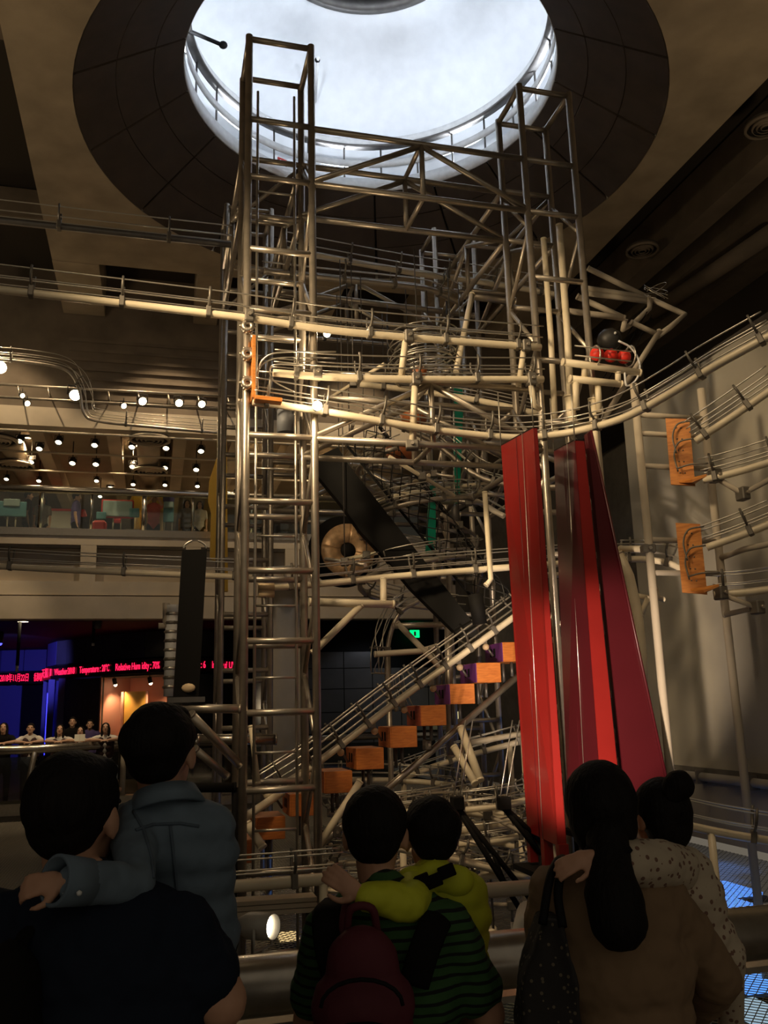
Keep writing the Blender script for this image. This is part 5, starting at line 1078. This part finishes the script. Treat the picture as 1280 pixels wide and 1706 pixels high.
    if hair in ('short', 'boy'):
        sph(hb, headc + uu * 0.030 * k - ff * 0.018 * k, 0.083 * k, 0.094 * k, 0.092 * k, Rh, 3)
        sph(hb, headc - uu * 0.005 * k - ff * 0.043 * k, 0.070 * k, 0.056 * k, 0.066 * k, Rh, 3)
        sph(hb, headc + uu * 0.072 * k + ff * 0.040 * k, 0.062 * k, 0.042 * k, 0.035 * k, Rh)
        if hair == 'boy': sph(hb, headc + uu * 0.035 * k - ff * 0.02 * k, 0.091 * k, 0.098 * k, 0.074 * k, Rh, 3)
    elif hair in ('long', 'tied', 'bun'):
        sph(hb, headc + uu * 0.026 * k - ff * 0.02 * k, 0.087 * k, 0.097 * k, 0.096 * k, Rh, 3)
        sph(hb, headc - uu * 0.02 * k - ff * 0.044 * k, 0.080 * k, 0.066 * k, 0.085 * k, Rh, 3)
        if hair == 'long':
            for s in (-1, 1): limb(hb, [headc + rr * s * 0.07 * k - ff * 0.01 * k, headc + rr * s * 0.075 * k - uu * 0.10 * k - ff * 0.02 * k, headc + rr * s * 0.06 * k - uu * 0.19 * k - ff * 0.03 * k], [0.028 * k, 0.028 * k, 0.02 * k])
            limb(hb, [headc - ff * 0.06 * k, headc - ff * 0.075 * k - uu * 0.10 * k, headc - ff * 0.075 * k - uu * 0.19 * k], [0.06 * k, 0.06 * k, 0.045 * k])
    ho = put('hair', hb, vox * 0.75, 'hair', th, 3, 0.006 if vox < 0.011 else 0)
    return th
# ---------------- three families at the near rail
FV = 0.0062
def vec(*a): return V(a)
# family one: man in a navy t-shirt carrying a boy in a denim shirt
h1 = Yp(127, 1358, 1.52); b1 = V((h1.x + 0.0, h1.y - 0.02, 0))
f1 = V((0.14, 1, 0)).normalized()
nk1 = Yp(145, 1478, 1.47)
m1 = person('man in a dark navy t-shirt carrying a boy on his arm', b1, 0.14, 1.70, h1, dict(neck=nk1, chest=Yp(165, 1640, 1.47), pelvis=V((nk1.x + 0.04, 1.47, 0.92)), shw=0.185, sl=Yp(-5, 1560, 1.46), sr=Yp(292, 1568, 1.46), er=Yp(368, 1668, 1.46), wr=Yp(250, 1690, 1.80), hr=V((-1, 0.3, 0.05)), nr=V((0, 0.4, -1)), el=Yp(-30, 1800, 1.50), wl=Yp(120, 1760, 1.78), thick=1.12, arm=1.12, curl=0.6),
    'navy_cotton', 'families at the near rail', FV, 'skin', hair='short', hk=0.90, facing=V((0.22, 1, 0.10)), trousers='black_cotton', sleeve=0.36)
h2 = Yp(269, 1252, 1.66); pel2 = Yp(296, 1560, 1.66); nk2 = Yp(276, 1337, 1.63)
boy = person('boy in a blue denim shirt held on the arm, arm round the man', V((pel2.x, pel2.y, pel2.z - 0.5)), 0.1, 1.02, h2, dict(neck=nk2, chest=Yp(290, 1440, 1.64), pelvis=pel2, sl=Yp(226, 1372, 1.60), sr=Yp(334, 1378, 1.66), el=Yp(226, 1474, 1.44), wl=Yp(114, 1468, 1.34), hl=V((-1, -0.02, -0.1)), nl=V((-0.1, -0.9, 0.5)), er=Yp(352, 1470, 1.78), wr=Yp(300, 1500, 1.90), kl=pel2 + V((-0.11, 0.14, -0.05)), kr=pel2 + V((0.03, 0.17, -0.05)), al=pel2 + V((-0.16, 0.20, -0.24)), ar=pel2 + V((-0.02, 0.24, -0.24)), thick=1.22, arm=1.08, hand=0.78, curl=0.55),
    'denim', 'families at the near rail', FV, 'skin', hair='boy', hk=0.77, facing=V((0.16, 1, 0.16)), trousers='black_cotton', sleeve=0.98)
# collar, cuff, snaps and yoke seam of the denim shirt
cl = BM(); lathe(cl, nk2 + ZZ * 0.005, [(0.050, 0.012), (0.066, -0.022), (0.072, -0.02), (0.055, 0.016)], 28, (h2 - nk2).normalized(), close_prof=True); SH = [o for o in boy.children if o.name.startswith('shirt')][0]; obj('collar', cl, 'denim', SH)
cd_ = (Yp(108, 1468, 1.335) - Yp(226, 1474, 1.44)).normalized(); cw_ = Yp(116, 1468, 1.342)
cf = BM(); lathe(cf, cw_, [(0.033, -0.03), (0.036, 0.025), (0.031, 0.027), (0.028, -0.03)], 24, cd_, close_prof=True); obj('cuff', cf, 'denim', SH)
for q in ((109, 1490), (132, 1488)): obj('snap_button', sph(BM(), Yp(q[0], q[1], 1.312), 0.0045, sub=1), 'pearl', SH)
from mathutils.bvhtree import BVHTree
def seam(shirt, px, material, r=0.0028, name='seam'):      # stitched line laid on the cloth surface
    me = shirt.data; o_ = base_of(shirt.parent)
    bt = BVHTree.FromPolygons([v_.co + o_ for v_ in me.vertices], [p.vertices[:] for p in me.polygons]); pts = []
    for (x0, y0), (x1, y1) in zip(px, px[1:]):
        for k in range(6):
            d = _ray(x0 + (x1 - x0) * k / 6, y0 + (y1 - y0) * k / 6).normalized(); h = bt.ray_cast(CAM, d)
            if h[0] is not None and (not pts or (h[0] - pts[-1]).length < 0.06): pts.append(h[0] + h[1] * r * 0.3)
    if len(pts) > 2: obj(name, sweep(BM(), pts, r, 6), material, shirt)
for px in ([(226, 1384), (255, 1374), (300, 1372), (338, 1378)], [(222, 1352), (240, 1385), (252, 1430), (256, 1470)], [(284, 1376), (292, 1450), (300, 1540)], [(246, 1500), (285, 1555), (330, 1590), (360, 1592)]): seam(SH, px, 'denim_seam')
bp0 = Yp(8, 1690, 1.33)
dbp = thing('dark_backpack', 'black backpack hanging low on the man in navy', 'backpack', bp0 - ZZ * 0.2)
b_ = BM()
for dz, rx in ((0.01, 0.05), (-0.06, 0.062), (-0.16, 0.066), (-0.26, 0.064)): sph(b_, bp0 + ZZ * dz, rx, 0.06, 0.09)
put('pack', b_, 0.008, 'black_cotton', dbp, 4)
obj('strap', sweep(BM(), smoothpts([bp0 + V((0, 0.03, 0.05)), Yp(22, 1600, 1.355), Yp(40, 1560, 1.37), Yp(60, 1530, 1.41), Yp(80, 1505, 1.50)], 6), 0.016, 8, flat=0.35), 'black_cotton', dbp)
# family two: adult in green stripes with a backpack, child in neon yellow
h3 = Yp(626, 1388, 2.02); nk3 = Yp(640, 1485, 1.98); b3 = V((nk3.x, 2.0, 0))
p3 = person('adult in a green striped t-shirt with a burgundy backpack', b3, 0.05, 1.60, h3, dict(neck=nk3, chest=Yp(655, 1620, 1.96), pelvis=V((nk3.x + 0.02, 1.97, 0.86)), sl=Yp(552, 1555, 1.97), sr=Yp(742, 1548, 1.97), er=Yp(815, 1690, 1.99), wr=Yp(740, 1715, 2.28), hr=V((-1, 0.2, 0.05)), nr=V((0, 0.4, -1)), el=Yp(515, 1700, 2.02), wl=Yp(600, 1720, 2.3), arm=1.02, thick=0.98, curl=0.6),
    'striped', 'families at the near rail', FV, 'skin', hair='short', hk=0.86, facing=V((0.10, 1, 0.02)), trousers='jeans', sleeve=0.56)
h4 = Yp(718, 1392, 2.10); nk4 = Yp(722, 1452, 2.07); pel4 = Yp(745, 1650, 2.12)
p4 = person('small child in a neon yellow jacket held at the near rail', V((pel4.x, pel4.y, pel4.z - 0.45)), 0.0, 0.92, h4, dict(neck=nk4, chest=Yp(738, 1550, 2.08), pelvis=pel4, sl=Yp(694, 1482, 2.02), sr=Yp(765, 1482, 2.08), el=Yp(684, 1506, 1.90), wl=Yp(606, 1492, 1.855), hl=V((-0.8, 0.1, 0.55)), nl=V((-0.1, -1, 0.3)), er=Yp(788, 1560, 2.16), wr=Yp(745, 1570, 2.3), kl=pel4 + V((-0.10, 0.12, -0.05)), kr=pel4 + V((0.10, 0.13, -0.06)), al=pel4 + V((-0.13, 0.16, -0.22)), ar=pel4 + V((0.11, 0.18, -0.24)), thick=1.28, arm=1.35, hand=1.0, curl=0.35),
    'neon', 'families at the near rail', FV, 'skin', hair='boy', hk=0.75, facing=V((-0.25, 1, 0.06)), trousers='jeans', sleeve=0.97)
hd4 = BM(); a = nk4 - V((0, 0.045, 0.0))
for s in (-1, 0, 1): sph(hd4, a + V((0.045 * s, -0.012 + 0.01 * abs(s), -0.012 * abs(s))), 0.045, 0.028, 0.036)
SH4 = [o for o in p4.children if o.name.startswith('shirt')][0]; put('hood', hd4, 0.007, 'neon', SH4, 4)
bk = BM(); q = [Yp(684, 1478, 1.952), Yp(702, 1466, 1.965), Yp(722, 1466, 1.972), Yp(744, 1450, 1.99)]
for i in range(4): boxax(bk, q[i] + V((0, -0.012, 0)), V((0.017, 0, 0.006)), V((0, 0.012, 0)), V((-0.004, 0, 0.011)), 0.002)
obj('chest_band', bk, 'black_cotton', SH4)
bpk = thing('burgundy_backpack', 'burgundy and black backpack worn over the green stripes', 'backpack', Yp(605, 1706, 1.80) - ZZ * 0.15)
b_ = BM(); c_ = Yp(605, 1655, 1.82)
for dz, rx, ry in ((0.045, 0.075, 0.05), (-0.02, 0.105, 0.07), (-0.10, 0.118, 0.078), (-0.20, 0.12, 0.08), (-0.28, 0.115, 0.075)): sph(b_, c_ + ZZ * dz, rx, ry, 0.08)
put('pack', b_, 0.008, 'burgundy', bpk, 5)
b_ = BM()
for dz in (-0.10, -0.2): sph(b_, c_ + ZZ * dz + V((0, -0.055, 0)), 0.085, 0.045, 0.08)
put('front_pocket', b_, 0.008, 'black_cotton', bpk, 5)
obj('zip', sweep(BM(), [c_ + V((0.075 * math.cos(a * PI / 10), -0.074, 0.0 + 0.045 * math.sin(a * PI / 10))) for a in range(11)], 0.004, 6), 'black', bpk)
for pts in ([Yp(560, 1625, 1.86), Yp(548, 1570, 1.86), Yp(545, 1520, 1.89), Yp(560, 1500, 1.97)], [Yp(690, 1640, 1.86), Yp(705, 1590, 1.85), Yp(722, 1545, 1.87), Yp(735, 1520, 1.96)]):
    obj('strap', sweep(BM(), smoothpts(pts, 6), 0.030, 10, flat=0.28, up=V((0, -1, 0.2))), 'black_cotton', bpk)
obj('strap_edge', sweep(BM(), smoothpts([Yp(578, 1500, 1.90), Yp(572, 1545, 1.855), Yp(585, 1580, 1.84)], 6), 0.009, 8), 'burgundy', bpk)
obj('grab_loop', sweep(BM(), smoothpts([c_ + V((-0.03, 0.02, 0.10)), c_ + V((-0.02, 0, 0.15)), c_ + V((0.02, 0, 0.15)), c_ + V((0.03, 0.02, 0.10))], 5), 0.008, 8), 'burgundy', bpk)
# family three: woman with a long ponytail, child in a floral blouse
h5 = Yp(1000, 1350, 1.98); nk5 = Yp(1000, 1442, 1.96); b5 = V((nk5.x + 0.01, 1.97, 0))
p5 = person('woman in a tan top with a long black ponytail', b5, -0.02, 1.66, h5, dict(neck=nk5, chest=Yp(1015, 1600, 1.95), pelvis=V((nk5.x + 0.02, 1.96, 0.9)), sl=Yp(932, 1492, 1.95), sr=Yp(1098, 1500, 1.97), er=Yp(1196, 1630, 2.02), wr=Yp(1140, 1690, 2.30), hr=V((-1, 0.2, 0.0)), nr=V((0, 0.4, -1)), el=Yp(905, 1690, 2.0), wl=Yp(1000, 1720, 2.28), arm=1.05, thick=1.02, curl=0.6),
    'tan_cotton', 'families at the near rail', FV, 'skin', hair='tied', hk=0.89, facing=V((0.10, 1, 0.06)), trousers='tan_cotton', sleeve=0.98)
pt = BM(); limb(pt, [Yp(1012, 1395, 1.89), Yp(1016, 1440, 1.85), Yp(1022, 1490, 1.82), Yp(1032, 1535, 1.815), Yp(1042, 1566, 1.815)], [0.045, 0.043, 0.056, 0.056, 0.020]); put('ponytail', pt, 0.007, 'hair', p5, 4, 0.008)
obj('hair_tie', lathe(BM(), Yp(1014, 1415, 1.868), [(0.042, -0.008), (0.049, 0), (0.042, 0.008)], 18), 'black_cotton', p5)
h6 = Yp(1097, 1358, 2.06); nk6 = Yp(1100, 1420, 2.04); pel6 = Yp(1168, 1590, 2.08)
p6 = person('small child with a hair bun in a floral blouse held by the woman', V((pel6.x, pel6.y, pel6.z - 0.45)), -0.1, 0.92, h6, dict(neck=nk6, chest=Yp(1125, 1500, 2.05), pelvis=pel6, sl=Yp(1070, 1446, 1.99), sr=Yp(1140, 1450, 2.06), el=Yp(1052, 1440, 1.88), wl=Yp(992, 1426, 1.845), hl=V((-1, 0.0, -0.35)), nl=V((-0.1, -0.8, 0.6)), er=Yp(1170, 1520, 2.14), wr=Yp(1140, 1540, 2.3), kl=pel6 + V((-0.08, 0.12, -0.05)), kr=pel6 + V((0.10, 0.12, -0.06)), al=pel6 + V((-0.11, 0.16, -0.22)), ar=pel6 + V((0.11, 0.18, -0.24)), thick=1.15, arm=1.0, hand=0.95, curl=0.3),
    'floral', 'families at the near rail', FV, 'skin', hair='tied', hk=0.70, facing=V((-0.55, 1, 0.1)), trousers='floral', sleeve=0.3)
slv = BM(); limb(slv, [Yp(1128, 1444, 2.0), Yp(1090, 1440, 1.93), Yp(1052, 1440, 1.88), Yp(1042, 1440, 1.875)], [0.05, 0.052, 0.046, 0.043]); put('puff_sleeve', slv, 0.007, 'floral', p6, 4, 0.014)
bn = BM(); sph(bn, Yp(1131, 1309, 2.0), 0.036, 0.034, 0.034); sph(bn, Yp(1120, 1322, 2.0), 0.026); put('hair_bun', bn, 0.006, 'hair', p6, 3, 0.010)
for k_, (dx, dy) in enumerate(((26, -18), (24, -4), (20, 40), (16, 26))): obj('loose_strand', sweep(BM(), smoothpts([Yp(1122, 1322 + 8 * k_, 2.0), Yp(1122 + dx * 0.6, 1318 + dy * 0.4 + 6 * k_, 1.99), Yp(1122 + dx, 1322 + dy * 0.5 + 8 * k_, 1.98)], 5), 0.0012, 4), 'hair', p6)
bg = thing('shoulder_bag', 'black patterned shoulder bag with twin straps on the woman', 'bag', Yp(912, 1800, 1.85))
b_ = BM(); prism(b_, [Yp(905, 1530, 1.84), Yp(940, 1535, 1.80), Yp(968, 1640, 1.78), Yp(975, 1800, 1.78), Yp(865, 1800, 1.80), Yp(872, 1640, 1.82)], V((0, 0.10, 0)))
bmesh.ops.subdivide_edges(b_, edges=list(b_.edges), cuts=2); bmesh.ops.recalc_face_normals(b_, faces=b_.faces); put('bag_body', b_, 0.008, 'bag_pattern', bg, 6, 0.01)
for pts in ([Yp(904, 1540, 1.83), Yp(915, 1470, 1.86), Yp(928, 1437, 1.90), Yp(938, 1430, 1.98)], [Yp(938, 1545, 1.81), Yp(930, 1490, 1.84), Yp(938, 1445, 1.885), Yp(946, 1434, 1.98)]):
    obj('strap', sweep(BM(), smoothpts(pts, 6), 0.009, 8), 'black', bg)
# ---------------- schoolchildren at the opposite rail
def railrow(x, y, t1, label, cloth, hair, trousers='black_cotton', vest=None, lean=True, look=0.25, hk=0.97, sleeve=0.55):
    hc = T(x, y, t1); f = -TV + V((0, 0, look)); H = min(1.72, (hc.z) / (0.925 if not lean else 0.90))
    bs = V((hc.x, hc.y, 0)) + TV * (0.14 if lean else 0.02); rt = SU * -1
    hd = math.atan2(-TV.x, -TV.y); nk = hc - ZZ * 0.125 + TV * 0.03
    ps = dict(neck=nk, pelvis=V((bs.x, bs.y, 0.52 * H)), shw=0.16)
    if lean:
        zr = 1.21
        for s, c in (('l', 1), ('r', -1)):
            e = V((bs.x, bs.y, zr + 0.03)) + SU * (0.25 * c) - TV * 0.26; w = V((bs.x, bs.y, zr + 0.02)) + SU * (0.07 * c) - TV * 0.36
            ps['e' + s], ps['w' + s], ps['h' + s], ps['n' + s] = e, w, -SU * c - TV * 0.3, ZZ
    th = person(label, bs, hd, H, hc, ps, cloth, 'schoolchildren at the opposite rail', 0.013, 'skin_far', hair=hair, hk=hk, facing=f, trousers=trousers, sleeve=sleeve)
    if vest:
        vb = BM(); R3 = Matrix((SU, TV, ZZ)).transposed()
        for q, wx, wy in ((0.25, 0.158, 0.125), (0.5, 0.165, 0.128), (0.72, 0.172, 0.128)):
            for c in (-1, 1): sph(vb, ps['pelvis'].lerp(nk, q) + SU * 0.075 * c, wx * H / 1.7 * 0.72, wy * H / 1.7 * 1.13, 0.13, R3)
        put('vest', vb, 0.014, vest, th, 3)
    return th
railrow(6, 1213, 12.6, 'woman with glasses in a dark shirt leaning at the frame edge', 'black_cotton', 'long')
railrow(-8, 1200, 13.3, 'person cut by the frame edge standing behind the rail', 'grey_cotton', 'short', lean=False)
railrow(51, 1214, 12.5, 'student in a white shirt and dark vest looking up beside the dark shirt', 'white_cotton', 'short', vest='vest')
railrow(100, 1216, 12.4, 'student with a red tie leaning forward, white sleeves on the rail', 'white_cotton', 'long', vest='vest')
railrow(121, 1203, 13.2, 'taller student in a dark blazer standing in the second row', 'black_cotton', 'short', lean=False, sleeve=0.97)
pw = railrow(134, 1219, 12.4, 'student holding a sheet of paper at the rail', 'white_cotton', 'long', vest='vest')
railrow(150, 1207, 13.3, 'student in shadow standing in the second row', 'purple_cotton', 'short', lean=False, sleeve=0.97)
railrow(176, 1213, 12.2, 'student in a pale shirt leaning at the end of the row', 'white_cotton', 'long', vest='vest')
pp = T(133, 1229, 11.75); pc = thing('paper_sheet', 'cream sheet of paper held over the opposite rail', 'paper', pp); obj('sheet', boxax(BM(), pp, SU * 0.10, TV * 0.002, ZZ * 0.065 + TV * 0.02), 'paper', pc); obj('fold', boxax(BM(), pp - TV * 0.003, SU * 0.0015, TV * 0.001, ZZ * 0.06 + TV * 0.02), 'panel_recess', pc)
tie = T(100, 1232, 11.95)
# ---------------- visitors on the upper gallery
def upper(x, y, t1, label, cloth, hair='short', face_c=True, arm_up=False, trousers='black_cotton', H=None):
    hc = T(x, y, t1); fl = 5.37; H = (hc.z - fl) / 0.93; f = -TV if face_c else SU
    bs = V((hc.x, hc.y, fl)); hd = math.atan2(f.x, f.y); ps = dict(neck=hc - ZZ * 0.12 * min(1, H / 1.5), pelvis=V((bs.x, bs.y, fl + 0.53 * H)))
    if arm_up:
        ps['el'] = hc + SU * 0.18 - TV * 0.2 - ZZ * 0.18; ps['wl'] = hc + SU * 0.06 - TV * 0.28 + ZZ * 0.02; ps['er'] = hc - SU * 0.2 - TV * 0.2 - ZZ * 0.2; ps['wr'] = hc - SU * 0.02 - TV * 0.3
    return person(label, bs, hd, H, hc, ps, cloth, 'visitors behind the upper gallery glass', 0.014, 'skin_far', hair=hair, hk=min(1.0, 0.5 + 0.3 * H), trousers=trousers)
upper(257, 831, 14.4, 'visitor in a pink shirt taking a picture behind the glass', 'pink_cotton', 'short', True, True)
upper(48, 826, 14.8, 'visitor in dark clothes bending behind the glass', 'vest', 'short', False)
upper(72, 834, 14.2, 'visitor in grey standing close to the glass post', 'grey_cotton', 'long')
upper(128, 828, 14.6, 'visitor in a dark purple shirt behind the glass', 'purple_cotton', 'short', False)
upper(312, 840, 14.2, 'visitor in brown standing near the yellow panel', 'grey_cotton', 'long')
upper(333, 842, 13.9, 'visitor in a white top near the yellow panel', 'white_cotton', 'long')
# display boards, stool and counters on the upper gallery
def board(label, q, t1, parts, legs=True):
    c = T(*q, t1); th = thing('display_board', label, 'display board', V((c.x, c.y, 5.37)))
    for nm, dx, dy, w_, h_, mt in parts:
        p = T(q[0] + dx, q[1] + dy, t1); boxax(b_ := BM(), p - TV * (0.03 * len(th.children)), SU * w_, TV * 0.02, ZZ * h_, 0.015); obj(nm, b_, mt, th)
    for s in (-1, 1): obj('leg', tube(BM(), V((c.x, c.y, 5.37)) + SU * 0.08 * s + TV * 0.03, c + SU * 0.08 * s + TV * 0.03, 0.015, 6), 'fascia', th)
board('pale blank board with a red frame and blue side pads', (196, 848), 11.7, (('frame', 0, 0, 0.33, 0.20, 'red_sign'), ('panel', 0, 0, 0.30, 0.17, 'pale_board'), ('pad', -27, 12, 0.10, 0.08, 'teal_board'), ('pad', 28, 8, 0.10, 0.10, 'teal_board'), ('foot', 0, 22, 0.07, 0.05, 'red_sign')))
board('slim teal blank standing board beside the pink shirt', (281, 852), 11.8, (('panel', 0, 0, 0.11, 0.24, 'teal_board'), ('cap', 0, -22, 0.12, 0.09, 'purple_cotton'), ('panel_pale', 0, -10, 0.10, 0.07, 'pale_board')))
board('wide teal blank standing board near the frame edge', (20, 848), 11.8, (('panel', 0, 0, 0.28, 0.16, 'teal_board'), ('panel_pale', 0, -10, 0.16, 0.08, 'pale_board')))
c = T(166, 872, 12.4); st = thing('red_stool', 'bright red cushion stool behind the glass', 'stool', V((c.x, c.y, 5.37))); obj('cushion', boxax(BM(), V((c.x, c.y, 5.62)), SU * 0.15, TV * 0.15, ZZ * 0.22, 0.05), 'red_stool', st); obj('base', boxax(BM(), V((c.x, c.y, 5.385)), SU * 0.12, TV * 0.12, ZZ * 0.015), 'black', st)
c = T(250, 815, 15.5); yc = thing('yellow_dome_booth', 'yellow booth with rounded top inside the gallery', 'booth', V((c.x, c.y, 5.37)))
obj('body', tube(BM(), V((c.x, c.y, 5.37)), V((c.x, c.y, 7.0)), 0.36, 24), 'yellow', yc); obj('dome', sph(BM(), V((c.x, c.y, 7.0)), 0.5, 0.5, 0.35, sub=3), 'yellow', yc)
c = T(232, 866, 14.8); ct = thing('cream_counter', 'small lit cream counter beside the yellow booth', 'counter', V((c.x, c.y, 5.37))); obj('top', boxax(BM(), V((c.x, c.y, 6.1)), SU * 0.3, TV * 0.2, ZZ * 0.03), 'white_cotton', ct); obj('front', boxax(BM(), V((c.x, c.y, 5.72)), SU * 0.27, TV * 0.18, ZZ * 0.35), 'fascia', ct)
c = T(95, 852, 16.0); ct = thing('white_table', 'white display table with a red band inside the gallery', 'table', V((c.x, c.y, 5.37))); obj('top', boxax(BM(), V((c.x, c.y, 6.55)), SU * 0.4, TV * 0.3, ZZ * 0.22), 'white_cotton', ct); obj('band', boxax(BM(), V((c.x, c.y, 6.80)), SU * 0.7, TV * 0.31, ZZ * 0.03), 'red_sign', ct)
for s in (-1, 1): obj('leg', tube(BM(), V((c.x, c.y, 5.37)) + SU * 0.3 * s, V((c.x, c.y, 6.4)) + SU * 0.3 * s, 0.03, 8), 'black', ct)
